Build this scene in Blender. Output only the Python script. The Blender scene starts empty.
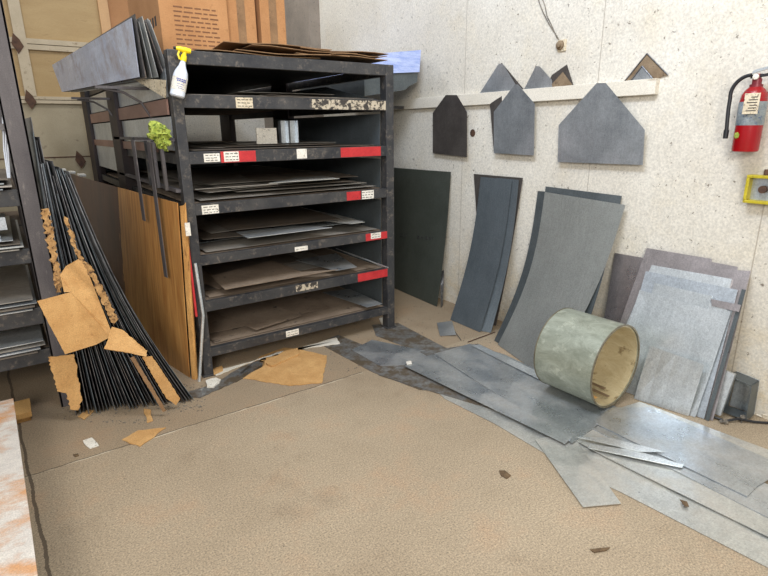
import bpy, bmesh, math, random
from mathutils import Vector, Matrix, noise
random.seed(7)
sc = bpy.context.scene
C = sc.collection
PI = math.pi

# ------------------------------------------------------------ camera (calibrated on the room's own lines)
FP, PITCH, ROLL, YAW, H = 531.35, 0.28946, -0.010423, 0.60836, 1.6
cy, sy = math.cos(YAW), math.sin(YAW)
FW = Vector((sy*math.cos(PITCH), cy*math.cos(PITCH), -math.sin(PITCH)))
RT0 = Vector((cy, -sy, 0)); UP0 = RT0.cross(FW)
RT = RT0*math.cos(ROLL)+UP0*math.sin(ROLL); UP = -RT0*math.sin(ROLL)+UP0*math.cos(ROLL)
cam = bpy.data.cameras.new('camera'); co = bpy.data.objects.new('camera', cam); C.objects.link(co)
cam.sensor_width = 36; cam.lens = FP/768*36; cam.clip_start = .05
M = Matrix((RT, UP, -FW)).transposed().to_4x4(); M.translation = Vector((0, 0, H)); co.matrix_world = M
sc.camera = co

def ray(x, y): return FW*FP + RT*(x-384) + UP*(288-y)
def PF(x, y, z=0.):                     # point of the horizontal plane at height z seen there
    d = ray(x, y); return d*((z-H)/d.z) + Vector((0, 0, H))
def PX(x, y, X): d = ray(x, y); return d*(X/d.x) + Vector((0, 0, H))
def PY(x, y, Y): d = ray(x, y); return d*(Y/d.y) + Vector((0, 0, H))
def PL(x, y, X0, Y0, m, s):             # leaning plane X = X0 + m(Y-Y0) + s z
    d = ray(x, y); t = (X0 - m*Y0 + s*H)/(d.x - m*d.y - s*d.z)
    return d*t + Vector((0, 0, H))

# ------------------------------------------------------------ materials
def lin(c):
    return tuple(((v/255)/12.92 if v/255 <= .04045 else ((v/255+.055)/1.055)**2.4) for v in c)
class NT:
    def __init__(s, name):
        s.m = bpy.data.materials.new(name); s.m.use_nodes = True
        s.t = s.m.node_tree; s.n = s.t.nodes; s.l = s.t.links
        s.b = s.n['Principled BSDF']; s.tc = s.n.new('ShaderNodeTexCoord').outputs['Object']
    def N(s, k, **kw):
        n = s.n.new(k)
        for a, b in kw.items():
            if a in n.inputs.keys() if not hasattr(n, a) else False: n.inputs[a].default_value = b
            else: setattr(n, a, b)
        return n
    def map(s, sc_=(1, 1, 1), rot=(0, 0, 0)):
        n = s.n.new('ShaderNodeMapping'); n.inputs['Scale'].default_value = sc_; n.inputs['Rotation'].default_value = rot
        s.l.new(s.tc, n.inputs['Vector']); return n.outputs[0]
    def noise(s, scale, detail=4, rough=.6, vec=None, dist=0):
        n = s.n.new('ShaderNodeTexNoise'); n.inputs['Scale'].default_value = scale; n.inputs['Detail'].default_value = detail
        n.inputs['Roughness'].default_value = rough; n.inputs['Distortion'].default_value = dist
        s.l.new(vec or s.tc, n.inputs['Vector']); return n.outputs['Fac']
    def vor(s, scale, out='Color', vec=None, feature='F1'):
        n = s.n.new('ShaderNodeTexVoronoi'); n.inputs['Scale'].default_value = scale; n.feature = feature
        s.l.new(vec or s.tc, n.inputs['Vector']); return n.outputs[out]
    def ramp(s, f, a, b, ca=(0, 0, 0), cb=(1, 1, 1)):
        n = s.n.new('ShaderNodeValToRGB'); e = n.color_ramp.elements
        e[0].position, e[1].position = a, b; e[0].color = (*ca, 1); e[1].color = (*cb, 1)
        s.l.new(f, n.inputs[0]); return n.outputs[0]
    def mix(s, f, a, b, mode='MIX'):
        n = s.n.new('ShaderNodeMix'); n.data_type = 'RGBA'; n.blend_type = mode
        for i, v in ((0, f), (6, a), (7, b)):
            if isinstance(v, (int, float)): n.inputs[i].default_value = v
            elif isinstance(v, tuple): n.inputs[i].default_value = (*v, 1)
            else: s.l.new(v, n.inputs[i])
        return n.outputs[2]
    def math(s, op, a, b=None, c=None):
        n = s.n.new('ShaderNodeMath'); n.operation = op
        for i, v in enumerate((a, b, c)):
            if v is None: continue
            if isinstance(v, (int, float)): n.inputs[i].default_value = v
            else: s.l.new(v, n.inputs[i])
        return n.outputs[0]
    def col(s, c):
        if isinstance(c, tuple): s.b.inputs['Base Color'].default_value = (*c, 1)
        else: s.l.new(c, s.b.inputs['Base Color'])
    def set(s, **k):
        for a, v in k.items():
            i = s.b.inputs[{'rough': 'Roughness', 'metal': 'Metallic', 'spec': 'Specular IOR Level'}[a]]
            if isinstance(v, (int, float)): i.default_value = v
            else: s.l.new(v, i)
    def bump(s, h, st=.3, d=.01):
        n = s.n.new('ShaderNodeBump'); n.inputs['Strength'].default_value = st; n.inputs['Distance'].default_value = d
        s.l.new(h, n.inputs['Height']); s.l.new(n.outputs[0], s.b.inputs['Normal'])

def mottled(name, a, b, scale=6, rough=.7, metal=0., lo=.35, hi=.65, third=None, tscale=25, tlo=.6, thi=.7, stretch=(1, 1, 1), bump=0., fine=.12):
    s = NT(name); v = s.map(stretch)
    c = s.ramp(s.noise(scale, 6, .65, v), lo, hi, lin(a), lin(b))
    if third: c = s.mix(s.ramp(s.noise(tscale, 5, .7, v), tlo, thi), c, lin(third))
    g = s.noise(180, 2, .5)
    c = s.mix(fine*2, c, s.mix(1., c, s.ramp(g, .3, .7, (.35, .35, .35), (1.6, 1.6, 1.6)), 'MULTIPLY'))
    s.col(c); s.set(rough=rough, metal=metal)
    if bump: s.bump(s.noise(scale*5, 5, .6, v), bump)
    return s.m

def galv(name, a, b, rough=.38, metal=.85, spangle=.25, dirt=None, dlo=.5, dhi=.75, dsc=2.5, streak=.2):
    s = NT(name)
    base = s.ramp(s.noise(3, 4, .6), .3, .7, lin(a), lin(b))
    sp = s.vor(55)
    spg = s.math('ADD', s.math('MULTIPLY', sp, spangle), 1-spangle/2)
    c = s.mix(1., base, spg, 'MULTIPLY')
    sc1 = s.noise(9, 8, .75, s.map((1, 9, 1), (0, 0, .4)))
    c = s.mix(streak, c, s.mix(1., c, s.ramp(sc1, .35, .65, (.55, .55, .55), (1.3, 1.3, 1.3)), 'MULTIPLY'))
    c = s.mix(.5, c, s.mix(1., c, s.ramp(s.noise(120, 4, .75), .32, .68, (.6, .6, .6), (1.35, 1.35, 1.35)), 'MULTIPLY'))
    r = s.math('ADD', s.math('MULTIPLY', s.noise(7, 5, .7), .24), rough-.1)
    if dirt:
        f = s.ramp(s.noise(dsc, 8, .72), dlo, dhi)
        c = s.mix(f, c, lin(dirt)); r = s.mix(f, r, (.6, .6, .6))
        s.l.new(s.math('MULTIPLY', s.math('SUBTRACT', 1, f), metal), s.b.inputs['Metallic'])
    else: s.set(metal=metal)
    s.col(c); s.set(rough=r); s.bump(s.noise(2.2, 2, .4), .25, .02)
    return s.m

MAT = {}
MAT['galv'] = galv('galvanized_steel', (200, 205, 205), (234, 237, 236), .3, .72, .16)
MAT['galv_b'] = galv('galvanized_steel_bluish', (178, 185, 190), (218, 224, 228), .3, .72, .18)
MAT['galv_floor'] = galv('galvanized_steel_scuffed', (170, 175, 178), (206, 210, 210), .27, .78, .14, (140, 126, 104), .46, .86, 2.6)
MAT['galv_floor2'] = galv('galvanized_steel_dirty', (188, 189, 184), (220, 220, 213), .3, .72, .14, (150, 134, 108), .44, .84, 3.2)
MAT['floor_dark'] = galv('steel_dark_dirty', (116, 118, 118), (156, 156, 152), .38, .5, .2, (84, 72, 56), .38, .55, 7)
MAT['stain'] = galv('stainless_brown_tinted', (172, 164, 162), (200, 190, 188), .28, .85, .1)
MAT['bundle_blue'] = galv('bluish_white_galvanized_face', (172, 182, 206), (206, 214, 232), .3, .35, .2, (150, 132, 122), .5, .72, 4)
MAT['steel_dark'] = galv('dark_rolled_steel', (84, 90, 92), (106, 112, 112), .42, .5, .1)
MAT['steel_green'] = galv('dark_green_grey_steel', (70, 74, 66), (82, 86, 78), .5, .3, .08)
MAT['steel_mid'] = galv('grey_rolled_steel', (100, 108, 112), (116, 124, 128), .38, .5, .06)
MAT['steel_lite'] = galv('smooth_grey_steel', (152, 154, 148), (164, 166, 160), .34, .5, .05)
MAT['templ'] = galv('template_steel', (146, 150, 152), (190, 193, 194), .3, .65, .12)
MAT['templ_dark'] = galv('template_steel_dark', (76, 70, 66), (104, 98, 92), .45, .5, .12)
MAT['rustplate'] = mottled('rusty_tan_plate', (150, 130, 104), (120, 100, 76), 9, .7, .3, third=(70, 56, 44), tscale=30)
MAT['edge'] = mottled('black_sheet_edges', (60, 60, 64), (124, 122, 120), 14, .4, .5, stretch=(1, 8, 1))
MAT['edge_lt'] = mottled('bright_sheet_edges', (120, 122, 124), (160, 160, 160), 14, .4, .8)
MAT['rack'] = mottled('rack_black_paint', (44, 45, 48), (72, 70, 68), 5, .5, .2, third=(122, 112, 100), tscale=26, tlo=.54, thi=.75, bump=.15)
MAT['rack_rust'] = mottled('rack_rust_black', (26, 24, 25), (56, 42, 38), 4, .6, .2, stretch=(1, 1, .4))
MAT['rack_grey'] = mottled('rack_grey_worn_paint', (82, 76, 76), (104, 98, 96), 6, .6, .2, third=(136, 128, 120), tscale=28, tlo=.58, thi=.74, stretch=(1, 1, .3))
MAT['brownboard'] = mottled('brown_stained_board', (116, 84, 72), (146, 112, 96), 6, .5, stretch=(1, .3, 1))
MAT['deck'] = mottled('dusty_shelf_board', (120, 102, 84), (148, 130, 110), 3, .85, third=(60, 52, 44), tscale=7)
MAT['shelf_sheet'] = galv('dusty_stored_sheet', (160, 154, 144), (190, 184, 174), .38, .45, .1, (128, 112, 92), .42, .7, 3)
MAT['shelf_sheet_dk'] = galv('dusty_dark_stored_sheet', (106, 98, 88), (134, 124, 112), .45, .3, .1, (98, 82, 66), .4, .7, 3)
MAT['card'] = mottled('cardboard', (184, 138, 82), (204, 160, 102), 8, .85, third=(170, 124, 74), tscale=40, tlo=.58, thi=.72)
MAT['card_dk'] = mottled('cardboard_box_brown', (168, 118, 72), (184, 134, 86), 3, .85, third=(150, 104, 62), tscale=20)
MAT['card_old2'] = mottled('crumbled_cardboard_edge', (150, 110, 64), (196, 154, 100), 40, .9, third=(84, 60, 38), tscale=50, tlo=.52, thi=.6, bump=.5)
MAT['card_old'] = mottled('old_flat_cardboard', (122, 92, 62), (150, 116, 80), 4, .85, third=(80, 60, 42), tscale=12)
MAT['white'] = mottled('white_paper', (214, 206, 190), (232, 226, 212), 12, .8, third=(150, 140, 124), tscale=60, tlo=.58, thi=.66)
MAT['beige'] = mottled('beige_label', (196, 180, 150), (214, 200, 172), 12, .8, third=(120, 104, 84), tscale=70, tlo=.55, thi=.62)
MAT['torn'] = mottled('torn_paper_residue', (60, 54, 48), (186, 172, 148), 30, .8, lo=.47, hi=.53)
MAT['redtape'] = mottled('red_tape', (176, 34, 38), (196, 50, 50), 20, .6, third=(120, 40, 40), tscale=60, tlo=.6, thi=.7)
MAT['ink'] = mottled('dark_ink', (40, 38, 36), (52, 50, 48), 10, .8)
MAT['ink_blue'] = mottled('blue_ink', (44, 62, 140), (70, 90, 170), 20, .6)
MAT['board_w'] = mottled('white_painted_wood', (206, 198, 180), (222, 214, 198), 4, .7, third=(160, 146, 120), tscale=16, tlo=.6, thi=.75, stretch=(1, .3, 1))
MAT['red'] = mottled('red_enamel', (138, 6, 14), (156, 12, 20), 4, .25, fine=.02)
MAT['maroon'] = mottled('maroon_metal', (104, 30, 38), (130, 44, 50), 20, .4, .2)
MAT['labelgrey'] = mottled('extinguisher_label', (112, 120, 122), (144, 150, 150), 30, .5, third=(60, 80, 120), tscale=80, tlo=.56, thi=.62)
MAT['black'] = mottled('black_rubber', (22, 22, 24), (34, 34, 36), 10, .5)
MAT['yellow'] = mottled('yellow_paint', (168, 150, 24), (196, 178, 40), 10, .5, third=(110, 96, 30), tscale=30)
MAT['yellow2'] = mottled('yellow_plastic', (236, 206, 20), (244, 216, 30), 4, .35, fine=.02)
MAT['bottle'] = mottled('translucent_white_plastic', (206, 212, 222), (222, 226, 232), 6, .35, fine=.02)
MAT['glove'] = mottled('yellow_green_cloth', (128, 142, 44), (178, 186, 86), 30, .9, third=(84, 100, 30), tscale=50, tlo=.5, thi=.6)
MAT['wood_lt'] = mottled('raw_pine', (196, 148, 84), (214, 168, 104), 6, .8, stretch=(1, .1, 1))
MAT['bluewrap'] = mottled('pale_blue_plastic_film', (150, 168, 222), (196, 208, 240), 8, .2, stretch=(1, 1, 5))
MAT['debris'] = mottled('rubble_grey', (90, 84, 76), (150, 140, 124), 20, .9)
MAT['plaster'] = mottled('plaster_crumbs', (200, 190, 170), (220, 212, 194), 20, .9)
MAT['leaf'] = mottled('dry_brown_scrap', (84, 66, 46), (110, 88, 62), 20, .9)
MAT['pilaster'] = mottled('grey_painted_column', (128, 118, 106), (146, 134, 120), 5, .7, third=(90, 84, 78), tscale=30)
MAT['marble'] = mottled('rust_bloomed_white_sheet', (220, 212, 200), (194, 186, 178), 9, .5, .0, third=(210, 158, 112), tscale=4.5, tlo=.46, thi=.62, stretch=(.7, 1.2, 1))
MAT['doorframe'] = mottled('door_frame_cream_paint', (176, 160, 132), (190, 174, 146), 4, .6, third=(136, 116, 88), tscale=18, tlo=.6, thi=.7)
MAT['doorpanel'] = mottled('door_panel_tan', (164, 134, 86), (176, 148, 100), 2, .55, third=(146, 116, 72), tscale=4, stretch=(1, 1, 4))
MAT['doorpanel_low'] = mottled('door_panel_grey_tan', (158, 144, 116), (172, 158, 130), 3, .6, third=(128, 112, 88), tscale=12)
MAT['doorstile'] = mottled('orange_wood_stile', (188, 146, 100), (202, 160, 112), 4, .6)
MAT['doorstile_dk'] = mottled('orange_wood_panel', (158, 108, 60), (172, 122, 74), 3, .6)
MAT['rust'] = mottled('rusted_iron', (74, 54, 44), (104, 76, 58), 20, .8, .3)

def mk_drum(name, a, b, c_):
    s = NT(name); v = s.map((1, .5, 1))
    c = s.ramp(s.noise(14, 8, .8, v, .6), .38, .62, lin(a), lin(b))
    c = s.mix(s.ramp(s.noise(14, 6, .7), .56, .68), c, lin(c_))
    s.col(c); s.set(rough=.42, metal=.25); s.bump(s.noise(5, 3), .2, .01); return s.m
MAT['drumrim'] = mottled('drum_rim_grey_brown', (96, 88, 70), (128, 120, 98), 20, .5, .3)
MAT['drum'] = mk_drum('drum_green_grey_metal', (128, 132, 116), (160, 164, 148), (182, 184, 166))
MAT['drum_in'] = mk_drum('drum_inner_tan', (190, 172, 132), (212, 198, 160), (140, 118, 84))

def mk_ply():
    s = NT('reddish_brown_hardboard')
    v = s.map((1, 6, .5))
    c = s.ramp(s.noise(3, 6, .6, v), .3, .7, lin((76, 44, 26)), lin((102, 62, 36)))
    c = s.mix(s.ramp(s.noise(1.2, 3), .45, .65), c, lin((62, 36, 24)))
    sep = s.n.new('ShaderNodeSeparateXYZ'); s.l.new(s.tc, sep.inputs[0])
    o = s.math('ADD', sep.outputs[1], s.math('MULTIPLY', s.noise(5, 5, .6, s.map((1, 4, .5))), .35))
    c = s.mix(s.ramp(o, -1.12, -.74, (1, 1, 1), (0, 0, 0)), c, s.ramp(s.noise(7, 6, .6, s.map((1, 5, .4))), .35, .65, lin((176, 116, 58)), lin((212, 156, 88))))  # orange front end: sunlit part of the board painted into its colour
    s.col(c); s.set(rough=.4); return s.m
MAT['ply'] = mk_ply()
MAT['ply_edge'] = mottled('splintered_wood_edge', (196, 140, 74), (224, 170, 100), 10, .85, third=(120, 76, 38), tscale=24, stretch=(1, 1, .2), bump=.6)

def mk_floor():
    s = NT('stained_concrete_floor')
    c = s.ramp(s.noise(1.3, 8, .65), .32, .68, lin((152, 135, 111)), lin((170, 153, 128)))
    c = s.mix(s.math('MULTIPLY', s.ramp(s.noise(2.6, 8, .7), .52, .72), .5), c, lin((168, 132, 100)))
    # the far slab, walked less: browner with rust dirt by the wall
    sep = s.n.new('ShaderNodeSeparateXYZ'); s.l.new(s.tc, sep.inputs[0]); X, Y = sep.outputs[0], sep.outputs[1]
    wn = s.noise(2.4, 5, .6)
    d = s.math('ADD', X, s.math('MULTIPLY', wn, .7))
    c = s.mix(s.math('MULTIPLY', s.ramp(d, 2.35, 2.9), .8), c, lin((138, 108, 76)))
    e = s.math('ADD', s.math('ADD', s.math('MULTIPLY', Y, .9), X), s.math('MULTIPLY', s.noise(3.5, 7, .7), .9))
    c = s.mix(s.math('MULTIPLY', s.ramp(e, 4.6, 5.1), .55), c, lin((124, 98, 70)))
    n2 = s.noise(1.7, 6, .7); c = s.mix(s.math('MULTIPLY', s.ramp(n2, .55, .72), .45), c, lin((122, 102, 80)))
    # specks and grit
    g = s.noise(130, 4, .75); c = s.mix(.6, c, s.mix(1., c, s.ramp(g, .36, .64, (.3, .3, .3), (1.7, 1.7, 1.7)), 'MULTIPLY'))
    sp = s.noise(60, 4, .7); c = s.mix(s.ramp(sp, .66, .70), c, lin((92, 80, 66)))
    # saw-cut joints
    jn = s.math('MULTIPLY', s.math('SUBTRACT', s.noise(6, 6, .7), .5), .035)
    def line(p, q, w, side=None):
        dx, dy = q[0]-p[0], q[1]-p[1]; L = math.hypot(dx, dy)
        a = s.math('MULTIPLY', s.math('SUBTRACT', X, p[0]), dy/L); b = s.math('MULTIPLY', s.math('SUBTRACT', Y, p[1]), -dx/L)
        dd = s.math('ADD', s.math('ADD', a, b), jn)
        return dd, s.math('LESS_THAN', s.math('ABSOLUTE', dd), w)
    j1, j2 = PF(25, 477), PF(362, 372)
    dd, f = line((j1.x, j1.y), (j2.x, j2.y), .004)
    c = s.mix(s.math('MULTIPLY', s.math('GREATER_THAN', 0, dd), .28), c, lin((122, 98, 72)))
    ok = s.math('LESS_THAN', X, j2.x)
    dl, fl = line((j1.x, j1.y-.006), (j2.x, j2.y-.012), .005)
    lt = s.math('MULTIPLY', s.math('MULTIPLY', fl, ok), s.ramp(s.noise(5, 3), .42, .6))
    c = s.mix(s.math('MULTIPLY', lt, .7), c, lin((216, 204, 180)))
    c = s.mix(s.math('MULTIPLY', f, s.math('MULTIPLY', ok, .75)), c, lin((70, 58, 46)))
    k1, k2 = PF(20, 430), PF(50, 576)
    dk, fk = line((k1.x, k1.y), (k2.x, k2.y), .007)
    c = s.mix(s.math('MULTIPLY', fk, .8), c, lin((74, 62, 50)))
    s.col(c); s.set(rough=.62, spec=.35); s.bump(s.noise(90, 4, .7), .08, .002); return s.m
MAT['floor'] = mk_floor()

def mk_wall():
    s = NT('chipped_cream_wall_paint')
    c = s.ramp(s.noise(1.4, 6, .6), .3, .7, lin((204, 196, 180)), lin((222, 216, 202)))
    sep = s.n.new('ShaderNodeSeparateXYZ'); s.l.new(s.tc, sep.inputs[0]); Y, Z = sep.outputs[1], sep.outputs[2]
    c = s.mix(s.math('MULTIPLY', s.ramp(s.noise(3, 8, .75), .5, .72), .3), c, lin((206, 190, 156)))
    hz = s.ramp(s.math('ADD', Z, s.math('MULTIPLY', s.noise(4, 6), .6)), .4, 1.9, (1, 1, 1), (0, 0, 0))
    c = s.mix(s.math('MULTIPLY', s.math('MULTIPLY', hz, s.ramp(s.noise(9, 8, .75), .40, .62)), .6), c, lin((206, 182, 138)))
    a = s.noise(30, 5, .72); c = s.mix(s.math('MULTIPLY', s.ramp(a, .635, .665), .85), c, lin((104, 92, 76)))
    a = s.noise(11, 7, .78, s.map((1, 1, 1.6), (.5, 0, 0))); c = s.mix(s.math('MULTIPLY', s.ramp(a, .67, .69), .9), c, lin((66, 58, 50)))
    b = s.noise(14, 6, .8, s.map((1, 1.6, 1)), 1.5); c = s.mix(s.math('MULTIPLY', s.ramp(b, .665, .70), .9), c, lin((112, 74, 56)))
    g = s.noise(70, 4, .75); c = s.mix(.5, c, s.mix(1., c, s.ramp(g, .35, .65, (.6, .6, .6), (1.25, 1.25, 1.25)), 'MULTIPLY'))
    for px, py in ((466, 40), (602, 40), (758, 236)):
        y0 = PX(px, py, 3.31).y
        dd = s.math('ABSOLUTE', s.math('SUBTRACT', Y, y0))
        c = s.mix(s.math('MULTIPLY', s.math('LESS_THAN', dd, .0035), .55), c, lin((140, 126, 108)))
    s.col(c); s.set(rough=.6, spec=.4); s.bump(s.noise(50, 5, .7), .25, .004); return s.m
MAT['wall'] = mk_wall()

def mk_text(name, base, ink, sc_):     # faint stamped print on steel
    return mottled(name, base, ink, sc_, .5, .2, lo=.45, hi=.5)

# ------------------------------------------------------------ mesh helpers
class MB:
    def __init__(s): s.v = []; s.f = []
    def add(s, vs, fs):
        o = len(s.v); s.v += [Vector(v) for v in vs]; s.f += [tuple(i+o for i in f) for f in fs]; return s
    def box(s, lo, hi):
        x0, y0, z0 = lo; x1, y1, z1 = hi
        return s.add([(x0, y0, z0), (x1, y0, z0), (x1, y1, z0), (x0, y1, z0), (x0, y0, z1), (x1, y0, z1), (x1, y1, z1), (x0, y1, z1)],
                     [(3, 2, 1, 0), (4, 5, 6, 7), (0, 1, 5, 4), (1, 2, 6, 5), (2, 3, 7, 6), (3, 0, 4, 7)])
    def plate(s, pts, th, toward=None):          # polygon extruded along its normal
        pts = [Vector(p) for p in pts]; n = Vector((0, 0, 0))
        for i in range(len(pts)):
            a, b = pts[i], pts[(i+1) % len(pts)]
            n += a.cross(b)
        n.normalize()
        t = Vector(toward) if toward else Vector((0, 0, 1))
        if n.dot(t) < 0: pts.reverse(); n = -n
        k = len(pts)
        s.add(pts+[p+n*th for p in pts], [tuple(reversed(range(k))), tuple(range(k, 2*k))]+[(i, (i+1) % k, (i+1) % k+k, i+k) for i in range(k)])
        return s
    def grid(s, P, th, n):                         # P[i][j] surface, thickened by vector n*th
        r, c = len(P), len(P[0]); n = Vector(n).normalized()*th
        vs = [Vector(p) for row in P for p in row]; N = len(vs); vs += [v+n for v in vs]; fs = []
        for i in range(r-1):
            for j in range(c-1):
                a = i*c+j; fs += [(a, a+1, a+c+1, a+c), (a+N, a+c+N, a+c+1+N, a+1+N)]
        def side(a, b): fs.append((a, a+N, b+N, b))
        for j in range(c-1): side(j, j+1); side((r-1)*c+j+1, (r-1)*c+j)
        for i in range(r-1): side((i+1)*c, i*c); side(i*c+c-1, (i+1)*c+c-1)
        return s.add(vs, fs)
    def tube(s, pts, r, k=8, closed=True):
        pts = [Vector(p) for p in pts]; rs = r if isinstance(r, (list, tuple)) else [r]*len(pts); o = len(s.v); up = None
        for i, p in enumerate(pts):
            d = (pts[min(i+1, len(pts)-1)]-pts[max(i-1, 0)]).normalized()
            if up is None: up = d.orthogonal().normalized()
            up = (up-d*up.dot(d)).normalized(); w = d.cross(up)
            s.v += [p+(up*math.cos(2*PI*a/k)+w*math.sin(2*PI*a/k))*rs[i] for a in range(k)]
        for i in range(len(pts)-1):
            for a in range(k):
                b = (a+1) % k; s.f.append((o+i*k+a, o+i*k+b, o+(i+1)*k+b, o+(i+1)*k+a))
        s.f.append(tuple(o+a for a in reversed(range(k)))); e = o+(len(pts)-1)*k; s.f.append(tuple(e+a for a in range(k)))
        return s
    def lathe(s, c, prof, k=24, ax=(0, 0, 1)):
        c = Vector(c); ax = Vector(ax).normalized(); u = ax.orthogonal().normalized(); w = ax.cross(u); o = len(s.v)
        for r, h in prof: s.v += [c+ax*h+(u*math.cos(2*PI*a/k)+w*math.sin(2*PI*a/k))*r for a in range(k)]
        for i in range(len(prof)-1):
            for a in range(k):
                b = (a+1) % k; s.f.append((o+i*k+a, o+i*k+b, o+(i+1)*k+b, o+(i+1)*k+a))
        s.f.append(tuple(o+a for a in reversed(range(k)))); e = o+(len(prof)-1)*k; s.f.append(tuple(e+a for a in range(k)))
        return s

def tag(o, label=None, cat=None, group=None, kind=None):
    if label: o['label'] = label
    if cat: o['category'] = cat
    if group: o['group'] = group
    if kind: o['kind'] = kind
    return o
def wloc(o):
    v = Vector(o.location)
    return v if o.parent is None else v+wloc(o.parent)
def build(name, mb, mat, parent=None, smooth=False, bevel=0, label=None):
    me = bpy.data.meshes.new(name)
    if parent is None:
        xs = [v.x for v in mb.v]; ys = [v.y for v in mb.v]; zs = [v.z for v in mb.v]
        org = Vector(((min(xs)+max(xs))/2, (min(ys)+max(ys))/2, min(zs)))
    else: org = wloc(parent)
    off = org
    me.from_pydata([v-off for v in mb.v], [], mb.f); me.update()
    bm = bmesh.new(); bm.from_mesh(me); bmesh.ops.recalc_face_normals(bm, faces=bm.faces); bm.to_mesh(me); bm.free()
    o = bpy.data.objects.new(name, me); C.objects.link(o)
    if parent is None: o.location = org
    else: o.parent = parent
    me.materials.append(MAT[mat] if isinstance(mat, str) else mat)
    if smooth:
        for p in me.polygons: p.use_smooth = True
        md = o.modifiers.new('wn', 'EDGE_SPLIT'); md.split_angle = R(40)
    if bevel:
        b = o.modifiers.new('bevel', 'BEVEL'); b.width = bevel; b.segments = 2; b.limit_method = 'ANGLE'
    if label: o['label'] = label
    return o
def R(d): return math.radians(d)
def thing(name, loc, label, cat, group=None):
    o = bpy.data.objects.new(name, None); C.objects.link(o); o.location = loc; o.empty_display_size = .1
    return tag(o, label, cat, group)
def one(name, mb, mat, label, cat, group=None, **k): return tag(build(name, mb, mat, **k), label, cat, group)
def struct(name, mb, mat, **k): return tag(build(name, mb, mat, **k), kind='structure')
def ragged(pts, amp=.006, step=.03, seed=0):          # polygon with torn edges
    rnd = random.Random(seed); out = []
    for i in range(len(pts)):
        a, b = Vector(pts[i]), Vector(pts[(i+1) % len(pts)]); n = max(1, int((b-a).length/step)); e = (b-a).normalized()
        q = Vector((-e.y, e.x, 0)) if abs(e.z) < .7 else Vector((1, 0, 0))
        for k in range(n): out.append(a.lerp(b, k/n)+(q*rnd.uniform(-amp, amp) if k else Vector((0, 0, 0))))
    return out

XW, YB = 3.31, 7.5
# ------------------------------------------------------------ setting
F = MB().box((-4, -3.5, -.1), (3.45, 7.65, 0)); fl = struct('floor', F, 'floor'); 
fl.data.transform(Matrix.Translation(fl.location)); fl.location = (0, 0, 0)
wr = struct('wall_right', MB().box((XW, -1.5, 0), (XW+.12, YB+.12, 4.2)), 'wall')
wr.data.transform(Matrix.Translation(wr.location)); wr.location = (0, 0, 0)
build('rusty_hole', MB().lathe((XW-.004, PX(473, 133, XW).y, PX(473, 133, XW).z), [(.001, -.001), (.032, 0), (.024, .004), (.001, .006)], 9, (1, .0, .0)), 'rust', wr, label='small rust-brown hole in the wall paint')
# back wall with door opening
dz = 3.6; dx0, dx1 = -.3, 2.0
struct('wall_back', MB().box((-4, YB, 0), (dx0, YB+.12, 4.2)).box((dx1, YB, 0), (XW, YB+.12, 4.2)).box((dx0, YB, dz), (dx1, YB+.12, 4.2)), 'wall')
struct('trim_1', MB().box((XW-.14, 6.0, 0), (XW, YB, 4.2)), 'pilaster')
b0, b1 = PX(655, 86, XW-.045).y, 4.62
struct('trim_2', MB().box((XW-.04, b0, 1.787), (XW, b1, 1.878)), 'board_w', bevel=.003)
# sectional door
door = bpy.data.objects.new('door_1', None); C.objects.link(door); door.location = (.8, YB, 0); tag(door, kind='structure')
zr = [PY(60, 41, YB).z, PY(62, 52, YB).z, PY(60, 97, YB).z, PY(60, 104, YB).z]
xs = [PY(7, 0, YB-.03).x, PY(19, 0, YB-.03).x, PY(97, 0, YB-.03).x, PY(107, 0, YB-.03).x]
build('door_panel', MB().box((dx0, YB-.005, 0), (dx1, YB+.03, zr[2])), 'doorpanel_low', door)
build('door_panel', MB().box((dx0, YB-.005, zr[2]), (dx1, YB+.03, zr[1])), 'doorpanel', door)
build('door_panel', MB().box((dx0, YB-.005, zr[1]), (xs[2]+.01, YB+.03, dz)), 'doorpanel', door)
build('door_panel', MB().box((xs[2]+.01, YB-.005, zr[1]), (dx1, YB+.03, dz)), 'doorstile_dk', door, label='orange-brown panel')
for z0, z1 in ((zr[2], zr[3]), (zr[1], zr[0])):
    z0, z1 = min(z0, z1), max(z0, z1); m_ = (z0+z1)/2
    build('door_rail', MB().box((dx0, YB-.045, z0), (dx1, YB-.005, m_-.003)).box((dx0, YB-.045, m_+.003), (dx1, YB-.005, z1)), 'doorframe', door, bevel=.003)
for x0, x1 in ((xs[0], xs[1]), (xs[2], xs[3]), (xs[3]+.75, xs[3]+.85)):
    build('door_stile', MB().box((x0, YB-.05, zr[2]), (x1, YB-.006, dz)), 'doorframe' if x0 < .8 else 'doorstile', door, bevel=.003)
build('door_groove', MB().box((dx0, YB-.012, PY(60, 157, YB).z-.008), (dx1, YB-.005, PY(60, 157, YB).z+.004)), 'rust', door)
for px, py in ((17, 44), (30, 100), (80, 160)):
    p = PY(px, py, YB-.06)
    build('door_hinge', MB().plate([(p.x-.05, YB-.05, p.z), (p.x-.02, YB-.05, p.z+.11), (p.x+.03, YB-.05, p.z+.05), (p.x+.06, YB-.05, p.z-.02), (p.x, YB-.05, p.z-.1)], .012, (0, -1, 0)), 'rust', door)

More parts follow.
